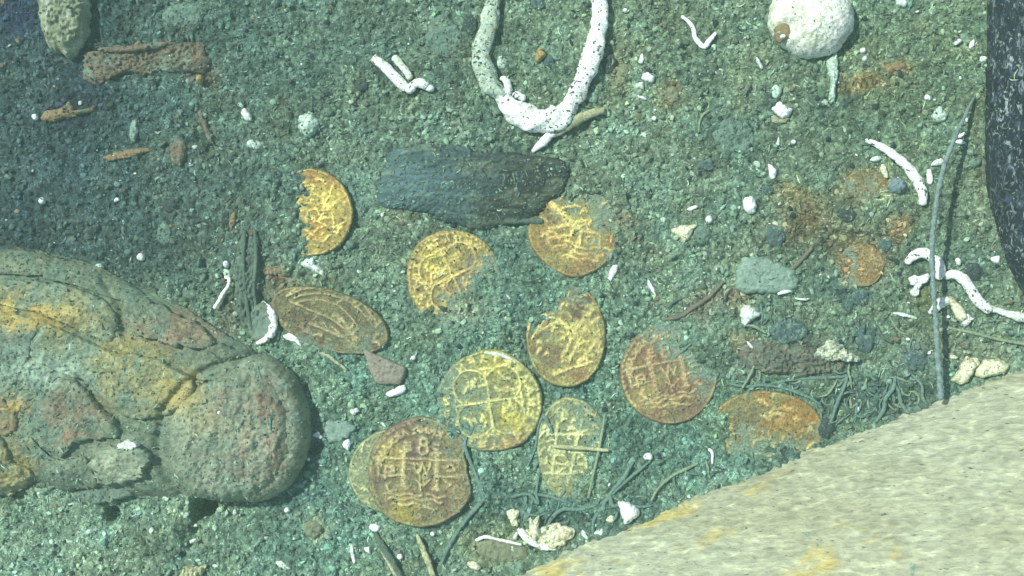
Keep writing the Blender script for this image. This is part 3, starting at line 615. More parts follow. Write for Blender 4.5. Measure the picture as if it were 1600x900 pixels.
def coin(label, cx, cy, r, mat, strokes, rot=0, z0=0.0, tilt=(0, 0), chip=None, sq=(1, 1), sqrot=0, th=7.0, relief=2.6, irr=.03, group='gold coins on the silt', rings=60, segs=190, patch=()):
    """tilt = rise per unit to the right / downwards in plan; buried where it dips under the silt"""
    SEED[0] += 3; sd = SEED[0]
    a = np.linspace(0, 2*math.pi, segs, endpoint=False)
    rad = r*(1+irr*(1.2*vn(np.cos(a)*1.4+sd, np.sin(a)*1.4, sd)+.35*vn(np.cos(a)*6, np.sin(a)*6, sd+1)))
    c, s_ = math.cos(math.radians(sqrot)), math.sin(math.radians(sqrot))
    def shape(ux, uy):
        x, y = ux*c+uy*s_, -ux*s_+uy*c; x, y = x*sq[0], y*sq[1]; return x*c-y*s_, x*s_+y*c
    ox, oy = shape(rad*np.cos(a), rad*np.sin(a))
    if chip is not None:                                   # straight broken side: nx, ny, dist
        nx_, ny_, dd = chip; k = nx_*ox+ny_*oy; over = np.clip(k-dd*r+3*vn(a*6, a*0, sd), 0, None); ox = ox-over*nx_; oy = oy-over*ny_
    t = np.linspace(0, 1, rings+1)[1:]
    X = np.concatenate([[0], (t[:, None]*ox).ravel()]); Y = np.concatenate([[0], (t[:, None]*oy).ravel()])
    cr, sr = math.cos(math.radians(-rot)), math.sin(math.radians(-rot)); U = (X*cr-Y*sr)/r; Vv = (X*sr+Y*cr)/r
    hm = np.zeros_like(X)
    U = U+.012*vn(U*9, Vv*9, sd+3); Vv = Vv+.012*vn(U*9, Vv*9, sd+4)
    for x1, y1, x2, y2, w in strokes:
        dx, dy = x2-x1, y2-y1; L = dx*dx+dy*dy+1e-9; tt = np.clip(((U-x1)*dx+(Vv-y1)*dy)/L, 0, 1)
        d = np.hypot(U-x1-tt*dx, Vv-y1-tt*dy)/w; hm = np.maximum(hm, 1/(1+(d/.95)**4))
    tr = np.concatenate([[0], np.repeat(t, segs)])
    rim = np.exp(-((tr-.965)/.022)**2)*.6; hm = np.maximum(hm*(tr < .97), rim*(.6+.6*vn(X/20, Y/20, sd)))
    blob = np.clip(1.9*vn(U*13+3*vn(U*5, Vv*5, sd), Vv*19, sd+21)-.15, 0, 1)*.6*(tr < .96); mid_ = np.clip(.5+.9*fbm(U*3, Vv*3, sd+25, 2), .15, 1)
    hm = np.maximum(hm, blob*mid_)
    wear = np.clip(.72+.55*fbm(X/28, Y/28, sd+8, 2), .12, 1.1); hm = hm*wear
    Zt = th+1.25*relief*hm+.9*fbm(X/24, Y/24, sd+5, 2)+.25*vn(X/3, Y/3, sd+7)-1.8*np.clip((tr-.97)/.03, 0, 1)
    verts = np.c_[X, Y, Zt]; side = []
    for zz, k in ((th*.35, 1.006), (0, .99)): side.append(np.c_[ox*k, oy*k, np.full(segs, zz)])
    verts = np.vstack([verts]+side+[[0, 0, 0]]); n = segs
    F = [(0, 1+k, 1+(k+1) % n) for k in range(n)]
    for q in range(rings+1):
        o1, o2 = 1+q*n, 1+(q+1)*n
        F += [(o1+k, o2+k, o2+(k+1) % n, o1+(k+1) % n) for k in range(n)]
    o1 = 1+(rings+1)*n; F += [(len(verts)-1, o1+(k+1) % n, o1+k) for k in range(n)]
    me = pydata('gold_coin', verts*K, F, mat)
    at_ = me.attributes.new('relief', 'FLOAT', 'POINT'); rel = np.zeros(len(verts)); rel[:len(hm)] = hm; at_.data.foreach_set('value', rel.astype(np.float32))
    pc = np.zeros((len(verts), 4)); pc[:, :3] = .2
    wx = X/r+.16*fbm(X/16, Y/16, sd+11, 3); wy = Y/r+.16*fbm(X/16, Y/16, sd+15, 3)
    for qx, qy, qr, col in patch:
        al = np.clip(1.5-np.hypot(wx-qx, wy-qy)/qr*1.2, 0, .85); k = len(X); A0 = pc[:k, 3]
        pc[:k, :3] = np.where((al > A0)[:, None], col, pc[:k, :3]); pc[:k, 3] = np.maximum(A0, al)
    me.color_attributes.new('patch', 'FLOAT_COLOR', 'POINT').data.foreach_set('color', pc.astype(np.float32).ravel())
    o = link('gold_coin', me, at(cx, cy, float(Hs(cx, cy))+z0-th+3), None, label, 'coin', group)
    zx = Vector((-tilt[0], tilt[1], 1)).normalized(); xx = Vector((1, 0, tilt[0])).normalized(); yy = zx.cross(xx)
    o.rotation_euler = Matrix((xx, yy, zx)).transposed().to_euler()
    return o
HI = (.56, .42, .09); LO = (.32, .21, .06); RED = (.24, .11, .06); PUR = (.10, .055, .055); PALE = (.50, .46, .20); BRN = (.22, .15, .08)
# tilt: x>0 right side rises ; y>0 lower side rises
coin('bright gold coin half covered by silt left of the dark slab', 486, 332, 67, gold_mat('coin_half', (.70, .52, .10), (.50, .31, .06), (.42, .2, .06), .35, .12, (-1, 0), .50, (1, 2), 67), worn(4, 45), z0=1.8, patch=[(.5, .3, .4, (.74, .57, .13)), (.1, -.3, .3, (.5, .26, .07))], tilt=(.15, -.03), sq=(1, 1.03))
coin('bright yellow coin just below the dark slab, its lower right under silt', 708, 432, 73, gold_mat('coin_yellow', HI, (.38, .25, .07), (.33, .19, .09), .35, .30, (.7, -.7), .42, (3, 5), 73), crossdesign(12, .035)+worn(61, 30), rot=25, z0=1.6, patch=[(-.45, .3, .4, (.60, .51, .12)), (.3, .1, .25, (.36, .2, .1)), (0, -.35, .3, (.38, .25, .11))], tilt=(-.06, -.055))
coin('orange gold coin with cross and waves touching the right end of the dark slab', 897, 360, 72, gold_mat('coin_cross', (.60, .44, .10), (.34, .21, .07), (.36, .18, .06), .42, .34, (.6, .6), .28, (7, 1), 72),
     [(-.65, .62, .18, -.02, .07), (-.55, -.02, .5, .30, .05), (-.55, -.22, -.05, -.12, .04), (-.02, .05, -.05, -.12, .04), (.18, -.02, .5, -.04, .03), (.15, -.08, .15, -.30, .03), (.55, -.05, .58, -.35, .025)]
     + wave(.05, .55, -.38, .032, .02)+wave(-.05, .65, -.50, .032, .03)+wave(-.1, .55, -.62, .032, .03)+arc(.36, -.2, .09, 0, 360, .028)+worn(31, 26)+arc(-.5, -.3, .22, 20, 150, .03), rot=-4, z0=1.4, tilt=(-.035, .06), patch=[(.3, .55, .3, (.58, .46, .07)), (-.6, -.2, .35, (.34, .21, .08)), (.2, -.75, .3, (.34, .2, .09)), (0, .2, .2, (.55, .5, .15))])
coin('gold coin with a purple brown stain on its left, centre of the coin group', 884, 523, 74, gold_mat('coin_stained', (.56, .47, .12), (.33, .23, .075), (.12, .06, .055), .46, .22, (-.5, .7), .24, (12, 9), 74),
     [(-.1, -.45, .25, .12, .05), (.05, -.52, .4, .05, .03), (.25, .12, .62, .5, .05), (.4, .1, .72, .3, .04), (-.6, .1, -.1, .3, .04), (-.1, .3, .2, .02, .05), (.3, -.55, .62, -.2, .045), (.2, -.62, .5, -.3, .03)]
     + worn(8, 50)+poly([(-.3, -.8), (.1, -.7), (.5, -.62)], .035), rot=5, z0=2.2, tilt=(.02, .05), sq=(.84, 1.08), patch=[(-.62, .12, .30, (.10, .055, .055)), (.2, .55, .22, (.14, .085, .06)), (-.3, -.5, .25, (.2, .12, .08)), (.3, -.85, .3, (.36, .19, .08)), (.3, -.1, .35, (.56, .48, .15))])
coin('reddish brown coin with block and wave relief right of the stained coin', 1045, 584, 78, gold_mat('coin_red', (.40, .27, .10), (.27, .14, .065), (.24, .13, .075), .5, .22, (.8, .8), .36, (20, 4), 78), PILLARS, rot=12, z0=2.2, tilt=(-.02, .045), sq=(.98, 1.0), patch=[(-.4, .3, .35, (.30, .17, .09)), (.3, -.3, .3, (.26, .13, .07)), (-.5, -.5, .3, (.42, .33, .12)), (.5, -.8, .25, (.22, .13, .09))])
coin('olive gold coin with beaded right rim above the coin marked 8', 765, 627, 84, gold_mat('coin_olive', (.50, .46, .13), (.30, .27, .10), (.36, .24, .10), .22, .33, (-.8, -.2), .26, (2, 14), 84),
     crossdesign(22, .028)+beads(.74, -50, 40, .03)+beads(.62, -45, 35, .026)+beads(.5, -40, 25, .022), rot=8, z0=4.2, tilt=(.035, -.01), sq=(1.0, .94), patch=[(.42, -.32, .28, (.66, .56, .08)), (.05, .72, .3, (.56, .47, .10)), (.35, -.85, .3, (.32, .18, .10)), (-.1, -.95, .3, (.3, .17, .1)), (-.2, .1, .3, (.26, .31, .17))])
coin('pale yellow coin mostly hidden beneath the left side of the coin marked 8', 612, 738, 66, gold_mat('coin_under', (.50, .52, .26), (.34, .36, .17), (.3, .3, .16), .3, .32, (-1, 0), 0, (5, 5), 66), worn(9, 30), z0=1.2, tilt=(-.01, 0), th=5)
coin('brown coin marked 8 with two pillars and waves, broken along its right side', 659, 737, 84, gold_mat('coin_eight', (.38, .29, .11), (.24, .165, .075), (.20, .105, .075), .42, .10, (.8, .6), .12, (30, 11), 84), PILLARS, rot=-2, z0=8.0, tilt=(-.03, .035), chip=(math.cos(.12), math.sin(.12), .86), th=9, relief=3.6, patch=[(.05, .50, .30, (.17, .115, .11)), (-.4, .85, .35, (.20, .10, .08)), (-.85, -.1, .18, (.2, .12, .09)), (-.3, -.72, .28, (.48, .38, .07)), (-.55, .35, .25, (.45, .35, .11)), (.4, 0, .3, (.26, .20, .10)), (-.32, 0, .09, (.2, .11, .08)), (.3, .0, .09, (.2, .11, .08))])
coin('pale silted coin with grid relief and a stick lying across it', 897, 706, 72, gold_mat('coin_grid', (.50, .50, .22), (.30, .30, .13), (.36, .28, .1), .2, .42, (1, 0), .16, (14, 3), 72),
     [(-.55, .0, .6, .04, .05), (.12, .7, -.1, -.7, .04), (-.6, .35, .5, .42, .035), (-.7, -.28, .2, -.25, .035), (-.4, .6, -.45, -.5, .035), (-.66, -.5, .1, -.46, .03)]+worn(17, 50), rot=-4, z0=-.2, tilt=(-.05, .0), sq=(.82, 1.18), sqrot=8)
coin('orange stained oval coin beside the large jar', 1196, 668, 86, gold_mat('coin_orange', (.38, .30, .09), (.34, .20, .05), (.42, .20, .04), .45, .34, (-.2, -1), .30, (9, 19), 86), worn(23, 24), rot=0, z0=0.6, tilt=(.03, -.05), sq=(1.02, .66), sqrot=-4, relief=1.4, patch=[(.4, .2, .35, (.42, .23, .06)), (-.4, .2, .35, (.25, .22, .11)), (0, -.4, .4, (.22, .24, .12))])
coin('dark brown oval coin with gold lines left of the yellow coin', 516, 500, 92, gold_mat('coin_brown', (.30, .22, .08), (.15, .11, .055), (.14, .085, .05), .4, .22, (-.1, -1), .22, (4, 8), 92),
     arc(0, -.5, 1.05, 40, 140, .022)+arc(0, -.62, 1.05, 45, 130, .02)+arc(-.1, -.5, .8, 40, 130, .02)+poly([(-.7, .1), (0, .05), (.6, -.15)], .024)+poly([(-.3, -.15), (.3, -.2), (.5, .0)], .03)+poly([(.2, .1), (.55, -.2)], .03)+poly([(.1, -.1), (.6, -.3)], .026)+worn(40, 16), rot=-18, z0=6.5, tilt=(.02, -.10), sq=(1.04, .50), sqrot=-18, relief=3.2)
coin('small orange brown coin sunk in silt right of the pale green flat stone', 1345, 414, 34, gold_mat('coin_sunk', (.44, .25, .07), (.30, .18, .06), (.24, .14, .06), .4, .34, (-1, 0), .2, (40, 2), 34), worn(50, 14), z0=-1.2, tilt=(.07, 0), relief=1.2, rings=30, segs=90, group='coins nearly covered by silt')
coin('small dull orange coin sunk in silt inside the curve of the long white tube', 1352, 288, 34, gold_mat('coin_dull', (.32, .25, .09), (.24, .18, .07), (.3, .16, .05), .4, .40, (0, -1), .2, (44, 2), 34), worn(51, 10), z0=-1.4, tilt=(.0, -.05), sq=(1, .7), relief=1, rings=30, segs=90, group='coins nearly covered by silt')

# ---------------------------------------------------------------- white and yellow shell or bone pieces
t = empty('coral_loop', 'large open loop of white limy tube at the top centre', 'coral loop', 845, 90)
tube('mottled_arm', 'grey green mottled arm of the loop', None, [(782, -40), (774, -8), (764, 35), (753, 80), (754, 108), (768, 134), (786, 152)], [12, 12.5, 13, 14, 16, 15, 10], 'mottle', parent=t, sides=22, rough=.16, lift=.7, step=.2)
tube('white_base', None, None, [(779, 143), (795, 165), (816, 181), (845, 189), (874, 183), (894, 162)], [10, 14, 18, 19, 18, 11], 'white', parent=t, sides=34, rough=.13, lift=.6, step=.1)
tube('white_arm', None, None, [(886, 170), (901, 144), (913, 118), (926, 84), (936, 45), (938, 15), (930, -15), (915, -40)], [9, 14, 14.5, 14, 13.5, 12.5, 12, 12], 'white', parent=t, sides=24, rough=.16, lift=.8, step=.18)
tube('white_nub', None, None, [(784, 122), (792, 128), (795, 140), (792, 150)], [4, 5.5, 4.5, 4], 'white', parent=t, rough=.3, lift=1.5)
tube('white_nub', None, None, [(803, 150), (812, 148), (818, 156)], [4, 5, 4], 'white', parent=t, rough=.4, lift=1.5)
t = empty('tube_fragment', 'yellowish broken tube with a white tip under the foot of the loop', 'tube fragment', 885, 200)
tube('yellow_shaft', None, None, [(866, 208), (880, 200), (905, 186), (926, 176), (944, 172)], [7, 8.5, 8, 6.5, 5.5], 'ylwtube', parent=t, sides=16, rough=.14, open_end=True, lift=1.2)
tube('white_tip', None, None, [(833, 236), (846, 224), (858, 212), (868, 206)], [3, 6.5, 7.5, 6.5], 'white', parent=t, sides=14, rough=.12, lift=1.1)
t = empty('worm_tube', 'thick forked white worm tube left of the loop', 'worm tube', 625, 115)
tube('main_tube', None, None, [(583, 90), (597, 101), (613, 116), (628, 132), (640, 139), (650, 130), (661, 131), (668, 136)], [7, 8, 8, 8, 7.5, 8, 7.5, 6], 'white', parent=t, sides=16, rough=.10, lift=.9, open_end=True)
tube('branch', None, None, [(616, 90), (624, 98), (633, 110), (641, 121)], [5, 6, 5.5, 5], 'offwhite', parent=t, sides=12, rough=.16, lift=.9)
tube('end_knob', None, None, [(664, 135), (672, 138), (676, 138)], [5, 5.5, 4], 'whiteclean', parent=t, rough=.1, lift=.9)
tube('worm_tube', 'thin hook shaped white worm tube at the upper right of the loop', 'worm tube', [(1066, 26), (1076, 34), (1083, 44), (1086, 58), (1093, 68), (1101, 73), (1108, 64), (1118, 52)], [2.5, 3, 3.5, 3.5, 3.8, 4, 4, 2.5], 'whiteclean', rough=.1, lift=1)
tube('worm_tube', 'thin wavy white worm tube beside the wooden splinter at left', 'worm tube', [(352, 433), (358, 436), (356, 447), (348, 458), (343, 468), (335, 481)], [2, 2.8, 2.5, 2.8, 2.8, 2.6], 'whiteclean', rough=.12, lift=4)
tube('worm_tube', 'long curved white worm tube with black pits at the upper right', 'worm tube', [(1353, 219), (1368, 225), (1386, 235), (1404, 248), (1420, 264), (1433, 282), (1441, 300), (1442, 318)], [3, 5, 6, 7, 8, 8.5, 8.5, 5.5], 'white', sides=16, rough=.12, lift=.9)
t = empty('worm_tube', 'thick winding white worm tube reaching the right edge', 'worm tube', 1500, 440)
tube('tube_section', None, None, [(1418, 410), (1425, 402), (1437, 395), (1449, 397), (1458, 405)], [5, 7, 8, 8, 7], 'white', parent=t, sides=16, rough=.08, lift=.9)
tube('tube_section', None, None, [(1460, 404), (1467, 412), (1469, 424), (1467, 433)], [7, 8.5, 9, 7], 'white', parent=t, sides=16, rough=.06, lift=1)
tube('tube_section', None, None, [(1478, 431), (1492, 429), (1507, 438), (1518, 454), (1529, 470), (1545, 484)], [6, 7.5, 8.5, 8.5, 8.5, 7.5], 'white', parent=t, sides=16, rough=.07, lift=1)
tube('tube_section', 'thin split end of the tube', None, [(1548, 482), (1562, 486), (1574, 490), (1590, 494), (1606, 497)], [4.5, 5.5, 5, 7.5, 7], 'offwhite', parent=t, sides=12, rough=.14, lift=1)
stone('coral_lump', 'white lumpy coral piece left of the upright grey stalk', 'coral lump', [(1417, 432), (1428, 430), (1436, 434), (1447, 427), (1453, 432), (1450, 440), (1440, 446), (1436, 452), (1434, 463), (1424, 464), (1418, 457), (1430, 450), (1420, 444)], 12, 'white', z=1, rough=3)
t = empty('coral_fork', 'small forked white and yellow coral piece right of the grey stalk', 'coral fork', 1485, 485)
tube('arm', None, None, [(1453, 488), (1462, 480), (1471, 472), (1480, 469)], [4, 6.5, 7.5, 6], 'white', parent=t, sides=12, rough=.2, lift=1)
tube('arm', 'yellowish fork arm', None, [(1482, 469), (1490, 474), (1498, 486), (1504, 496)], [6, 7, 8, 9], 'cream', parent=t, sides=12, rough=.2, lift=1)
stone('foot', None, None, [(1496, 492), (1508, 488), (1523, 498), (1514, 504), (1508, 513), (1500, 504)], 9, 'white', z=2, parent=t, corner=1)
t = empty('pumice_ball', 'big round white pitted pumice at the top right', 'pumice', 1266, 38)
def pits(x, y): return -16*np.exp(-(np.hypot((x-1224)/1.0, y-50)/12)**2)
stone('stone', None, None, ell(1267, 30, 68, 62, 12, 16, .04), 62, 'pumice', parent=t, pw=2.1, rough=1.6, jag=2, extra=pits, depth=20)
stone('brown_hollow', None, None, ell(1223, 50, 13, 19, 20, 12, .1), 9, 'rustorange', parent=t, z=26, pw=3, rough=1, depth=8)
stone('white_core', None, None, ell(1223, 57, 5, 4, 0, 8), 5, 'whiteclean', parent=t, z=33, depth=3)
t = empty('hollow_shell', 'dark hollow shell with a white hooked rim beside the foot of the splinter', 'shell', 408, 506)
stone('bowl', None, None, [(390, 488), (400, 474), (413, 470), (425, 482), (430, 504), (424, 524), (406, 536), (392, 530), (386, 510)], 13, 'greysherd', parent=t, z=4, pw=4, bowl=7, rough=1.5)
tube('white_rim', None, None, [(411, 472), (421, 482), (427, 498), (427, 514), (418, 528), (402, 536)], [3, 4, 5.5, 5.5, 5, 3], 'white', parent=t, lift=2.4, rough=.3, sides=14)
stone('mouth_shade', None, None, ell(405, 484, 8, 11, 20, 9, .2), 4, 'dark', parent=t, z=9)  # solid dark lump standing in for the shade inside the opening
stone('shell_fragment', 'white curved shell flake just right of the hooked rim', 'shell', [(440, 524), (452, 520), (466, 524), (475, 545), (463, 536), (450, 532)], 8, 'whiteclean', corner=1)
stone('shell_fragment', 'white crescent shell flake beneath the half buried bright coin', 'shell', [(468, 413), (476, 404), (490, 402), (493, 412), (506, 420), (508, 434), (496, 426), (482, 420)], 8, 'offwhite', corner=1, rough=2)
stone('shell_fragment', 'white triangular shell piece against the edge of the large jar', 'shell', [(964, 783), (985, 785), (1001, 798), (998, 806), (975, 822), (972, 805)], 20, 'whiteclean', z=3, corner=1, rough=1.5)
t = empty('shell_bowl', 'broken cream shell bowl at the bottom centre beside the large jar', 'shell', 865, 830)
stone('shell_wall', None, None, [(812, 828), (822, 838), (840, 852), (862, 858), (884, 850), (905, 828), (884, 822), (862, 815), (840, 826)], 12, 'cream', parent=t, bowl=5, rough=3, z=3)
tube('bright_rim', None, None, [(812, 827), (820, 838), (834, 849), (850, 856), (868, 858)], [4, 6, 5, 3.5, 2.5], 'white', parent=t, lift=2.2, rough=.15)
stone('broken_tooth', None, None, [(827, 806), (834, 812), (843, 804), (842, 822), (848, 836), (834, 846), (826, 832)], 16, 'cream', parent=t, z=4, corner=1)
stone('shell_fragment', 'small cream crumbly shell left of the broken shell bowl', 'shell', [(790, 800), (802, 794), (812, 798), (808, 812), (812, 822), (800, 824), (796, 812)], 8, 'cream', corner=1, rough=2.5)
stone('shell_fragment', 'flat yellowish shell plate below the small cream crumbly one', 'shell', [(742, 846), (770, 838), (800, 846), (826, 856), (820, 874), (780, 880), (752, 868)], 6, 'brownpale', corner=1, rough=1.5)
tube('shell_edge', 'thin white shell edge on the flat yellowish plate', 'shell', [(744, 844), (758, 839), (774, 842), (792, 846), (814, 851)], [2, 2.8, 2.2, 2.4, 1.6], 'whiteclean', lift=3.4, rough=.2)
t = empty('shell_pair', 'pair of cream shell valves against the jar at the right', 'shell', 1530, 578)
stone('valve', None, None, [(1522, 578), (1532, 564), (1548, 562), (1562, 560), (1580, 574), (1566, 584), (1540, 590), (1526, 588)], 15, 'cream', parent=t, z=6, corner=1, pw=2.6, rough=1.5)
stone('valve', None, None, [(1484, 594), (1494, 586), (1500, 572), (1508, 558), (1528, 558), (1530, 568), (1520, 580), (1512, 596), (1496, 602)], 14, 'cream', parent=t, z=5, corner=1, pw=2.6, rough=2)
stone('shell_fragment', 'white shell cup with a yellow edge in the upper right open silt', 'shell', [(1205, 170), (1218, 158), (1228, 168), (1240, 170), (1232, 182), (1222, 186), (1212, 180)], 12, 'whiteclean', z=2, corner=1, rough=1.5)
stone('shell_fragment', 'yellow shell edge under the white cup in the upper right', 'shell', [(1204, 176), (1212, 184), (1228, 186), (1236, 184), (1228, 192), (1212, 194), (1204, 190)], 7, 'ylwtube', corner=1)
stone('shell_fragment', 'cream triangular shell next to a dark pebble right of the orange gold coin', 'shell', [(1046, 358), (1060, 352), (1090, 350), (1082, 364), (1070, 383), (1058, 370)], 10, 'cream', corner=1, rough=1.5)
stone('stone_shard', 'tall thin grey green stone shard standing below the round pumice', 'stone shard', [(1292, 94), (1300, 88), (1307, 76), (1309, 95), (1306, 130), (1304, 158), (1298, 164), (1294, 156), (1299, 130), (1293, 112)], 12, 'palestone', corner=1, z=2)
stone('flat_stone', 'flat pale green stone right of centre', 'stone', [(1149, 415), (1165, 400), (1190, 402), (1235, 418), (1252, 436), (1248, 450), (1215, 459), (1149, 457)], 10, 'greenstone', pw=9, corner=1, tilt=(-.01, -.02), z=1)
stone('flat_stone', 'flat pinkish triangular sherd below the brown oval coin', 'sherd', [(566, 543), (600, 558), (636, 574), (633, 590), (626, 600), (588, 602), (576, 575)], 9, 'pink', pw=10, corner=1, z=1, jag=1)
stone('flat_stone', 'flat teal stone between the drum and the coin marked 8', 'stone', [(508, 658), (540, 655), (556, 668), (545, 684), (520, 693), (508, 684)], 6, 'greenstone', pw=8, corner=1)
stone('pebble', 'pale greenish rounded pebble in the upper left', 'pebble', ell(482, 195, 19, 19, 0, 10, .10), 17, 'palestone')
stone('pebble', 'small pale pebble right above the rounded pale greenish one', 'pebble', ell(512, 175, 9, 8), 7, 'grey')
stone('pebble', 'bluish dark outlined pebble at the end of the long pitted tube', 'pebble', ell(1402, 291, 15, 13, 0, 10, .05), 13, 'bluegrey')
stone('pebble', 'pale cracked pebble near the bent end of the grey stalk', 'pebble', [(1454, 182), (1462, 168), (1470, 165), (1474, 172), (1482, 180), (1476, 190), (1462, 192)], 9, 'palestone', corner=1)
for lab, x, y, rx, ry, rot, h, mt in [
    ('yellow orange pebble inside the white loop', 844, 85, 10, 12, 20, 12, 'orange'), ('dark grey pebble touching the yellow orange one inside the loop', 859, 97, 10, 12, 10, 7, 'bluedark'),
    ('black pebble against the right outside of the loop', 951, 102, 12, 17, 10, 5, 'dark'), ('black round pebble in the stony area at right', 1324, 338, 17, 13, 20, 8, 'dark'),
    ('black pebble right of the thick winding tube', 1521, 423, 17, 15, 30, 8, 'dark'), ('dark speckled round pebble left of the black round one', 1213, 369, 16, 19, 0, 8, 'bluedark'),
    ('grey green pebble behind the cream triangular shell', 1097, 369, 14, 17, 10, 9, 'grey'), ('dark pebble above the flat pale green stone', 1105, 257, 13, 12, 0, 6, 'bluedark'),
    ('blue grey pebble at the upper end of the orange stained patch', 1197, 297, 12, 9, 0, 6, 'bluedark'), ('dark pebble in the silt left of the worm fork', 566, 133, 11, 10, 0, 3, 'dark'),
    ('dark pebble in the dim silt at left', 266, 322, 15, 11, 0, 6, 'dark'), ('dark pebble left of the half buried bright coin', 471, 318, 13, 12, 0, 4, 'bluedark'),
    ('round blue grey pebble near the shell valves', 1432, 560, 17, 18, 0, 8, 'bluedark'), ('blue grey pebble above the dark red crust', 1352, 536, 16, 17, 0, 7, 'bluedark'),
    ('blue grey pebble below the sunk orange brown coin', 1345, 465, 15, 13, 0, 7, 'bluedark'), ('dark pebble between the sunk coin and the white tube', 1384, 382, 13, 13, 0, 8, 'bluedark'),
    ('orange brown pebble at the top right', 1405, 103, 14, 8, 0, 7, 'rustorange'), ('dark pebble inside the top of the loop', 840, 6, 11, 9, 0, 5, 'bluedark'),
    ('dark pebble tucked into the jar edge next to the orange oval coin', 1290, 668, 17, 18, 0, 12, 'dark'), ('brown olive flake left of the shard like stick at right of the loop', 972, 118, 9, 21, 20, 4, 'brownpale'),
    ('faint round brown pebble right of the loop', 1046, 147, 17, 13, 0, 4, 'brownpale'), ('tall grey pebble left of the dim coin area', 258, 365, 13, 20, 0, 7, 'grey'),
    ('large faint dark stone sunk in the open silt right of the loop', 1144, 218, 38, 32, 0, 6, 'grey'), ('grey pebble near the top left of the loop', 690, 55, 30, 34, 0, 6, 'grey'),
    ('dark pebble at the top left outside of the loop', 735, 40, 12, 18, 0, 5, 'dark'), ('grey pebble at the top between stone and loop', 285, 22, 36, 22, 0, 7, 'grey'),
    ('blue grey stone in the tangle above the dark red crust', 1232, 520, 30, 20, 0, 6, 'bluedark'), ('small orange brown flake above the splinter', 364, 345, 6, 14, 10, 8, 'rustorange'),
    ('dark pebble beside the small orange brown flake', 352, 340, 8, 14, 0, 6, 'dark'), ('pale green pebble at the foot of the loop', 925, 152, 12, 9, 0, 6, 'greenstone'),
    ('orange brown lump left of the dark red crust', 1157, 530, 11, 12, 0, 8, 'brownpale'), ('pale yellow crumb below the jar base', 490, 826, 15, 15, 0, 7, 'brownpale')]:
    stone('pebble', lab, 'pebble', ell(x, y, rx, ry, rot, 9, .22), h*.9, mt, pw=2.6, z=-1.5 if mt in ('bluedark', 'grey', 'brownpale', 'dark', 'rustorange') else 0, rough=1.6)

# top left group
stone('rock', 'pale yellow upright rock at the top left', 'rock', [(64, -30), (62, 10), (70, 50), (76, 76), (98, 86), (112, 94), (122, 84), (136, 66), (144, 30), (142, -30)], 44, 'amberstone', pw=4, corner=1, rough=5, jag=4)
t = empty('brick_fragment', 'reddish brown brick like slab near the top left', 'brick', 225, 100)
stone('slab', None, None, [(132, 82), (165, 76), (215, 70), (275, 64), (322, 66), (326, 95), (316, 116), (270, 112), (230, 118), (200, 112), (170, 126), (146, 138), (132, 120)], 10, 'rust', parent=t, pw=9, corner=1, rough=5, jag=8)
stone('ridge', None, None, [(150, 74), (200, 74), (250, 64), (268, 68), (250, 76), (205, 82), (155, 82)], 7, 'rust', parent=t, z=13, pw=4, rough=2)
stone('crumb', 'yellow crumb at its right end', None, ell(312, 124, 6, 8), 10, 'orange', parent=t, z=6)
for lab, pts, h, mt in [
    ('long orange flake with a white grain at its left end', [(60, 186), (72, 172), (96, 172), (108, 158), (118, 174), (150, 168), (146, 174), (110, 184), (78, 192)], 9, 'rustorange'),
    ('narrow red brown flake below the right end of the brick slab', [(308, 174), (314, 170), (324, 192), (334, 214), (332, 226), (322, 216)], 8, 'rust'),
    ('olive brown elongated flake right of the orange one', [(160, 246), (185, 236), (232, 230), (236, 236), (200, 248), (170, 252)], 6, 'rustorange'),
    ('brown upright lump below the red brown flake', [(264, 230), (276, 214), (290, 222), (292, 245), (282, 262), (268, 256)], 9, 'rust'),
    ('pale green upright flake below the brick slab', [(204, 188), (214, 186), (218, 204), (210, 224), (202, 218)], 6, 'greenstone'),
    ('brown flat fragment beside the splinter above the brown oval coin', [(408, 418), (430, 414), (452, 418), (448, 428), (415, 432)], 6, 'redsherd')]:
    stone('flake', lab, 'flake', pts, h, mt, corner=1, rough=2)

# dark red crust
t = empty('iron_concretion', 'dark red and white crusted lump in the tangle at right', 'iron concretion', 1240, 552)
stone('crust', None, None, [(1150, 545), (1180, 530), (1215, 540), (1260, 538), (1310, 560), (1330, 575), (1290, 586), (1240, 590), (1190, 582), (1156, 568)], 18, 'concdark', parent=t, rough=6, jag=5, pw=3)
stone('lime_patch', None, None, [(1268, 552), (1285, 538), (1302, 530), (1320, 545), (1345, 562), (1330, 568), (1300, 562), (1280, 562)], 10, 'limecrust', parent=t, z=12, rough=6, jag=4)
stone('shell_fragment', 'small white flake with stalks left of the dark red crust', 'shell', [(1166, 532), (1172, 536), (1180, 546), (1170, 544)], 8, 'whiteclean', z=5, corner=1)

# wood splinter
t = empty('wood_splinter', 'upright grey brown splinter of wood left of the brown oval coin', 'wood', 388, 440)
stone('plank', None, None, [(374, 370), (384, 360), (398, 366), (408, 400), (410, 440), (402, 500), (392, 532), (378, 520), (368, 470), (366, 420)], 16, 'wood', parent=t, pw=3, rough=5, jag=3)
tube('strand', None, None, [(382, 362), (380, 420), (386, 480), (394, 522)], [2.5, 3, 3, 2], 'wood', parent=t, lift=5)
tube('strand', None, None, [(398, 360), (400, 410), (396, 450), (402, 490)], [2.5, 3, 3, 2], 'wood', parent=t, lift=5)

# sea whip
tube('sea_whip', 'long thin blue grey stalk bowing down the right side to the jar', 'sea whip', [(1524, 148), (1508, 180), (1492, 215), (1474, 262), (1464, 310), (1457, 370), (1457, 430), (1462, 500), (1466, 560), (1470, 622)],
     [1.6, 2.8, 3.4, 3.6, 3.8, 4, 4, 4.2, 4.6, 5], 'whip', sides=10, rough=.26, zs=[5, 26, 48, 66, 72, 70, 62, 52, 44, 40])

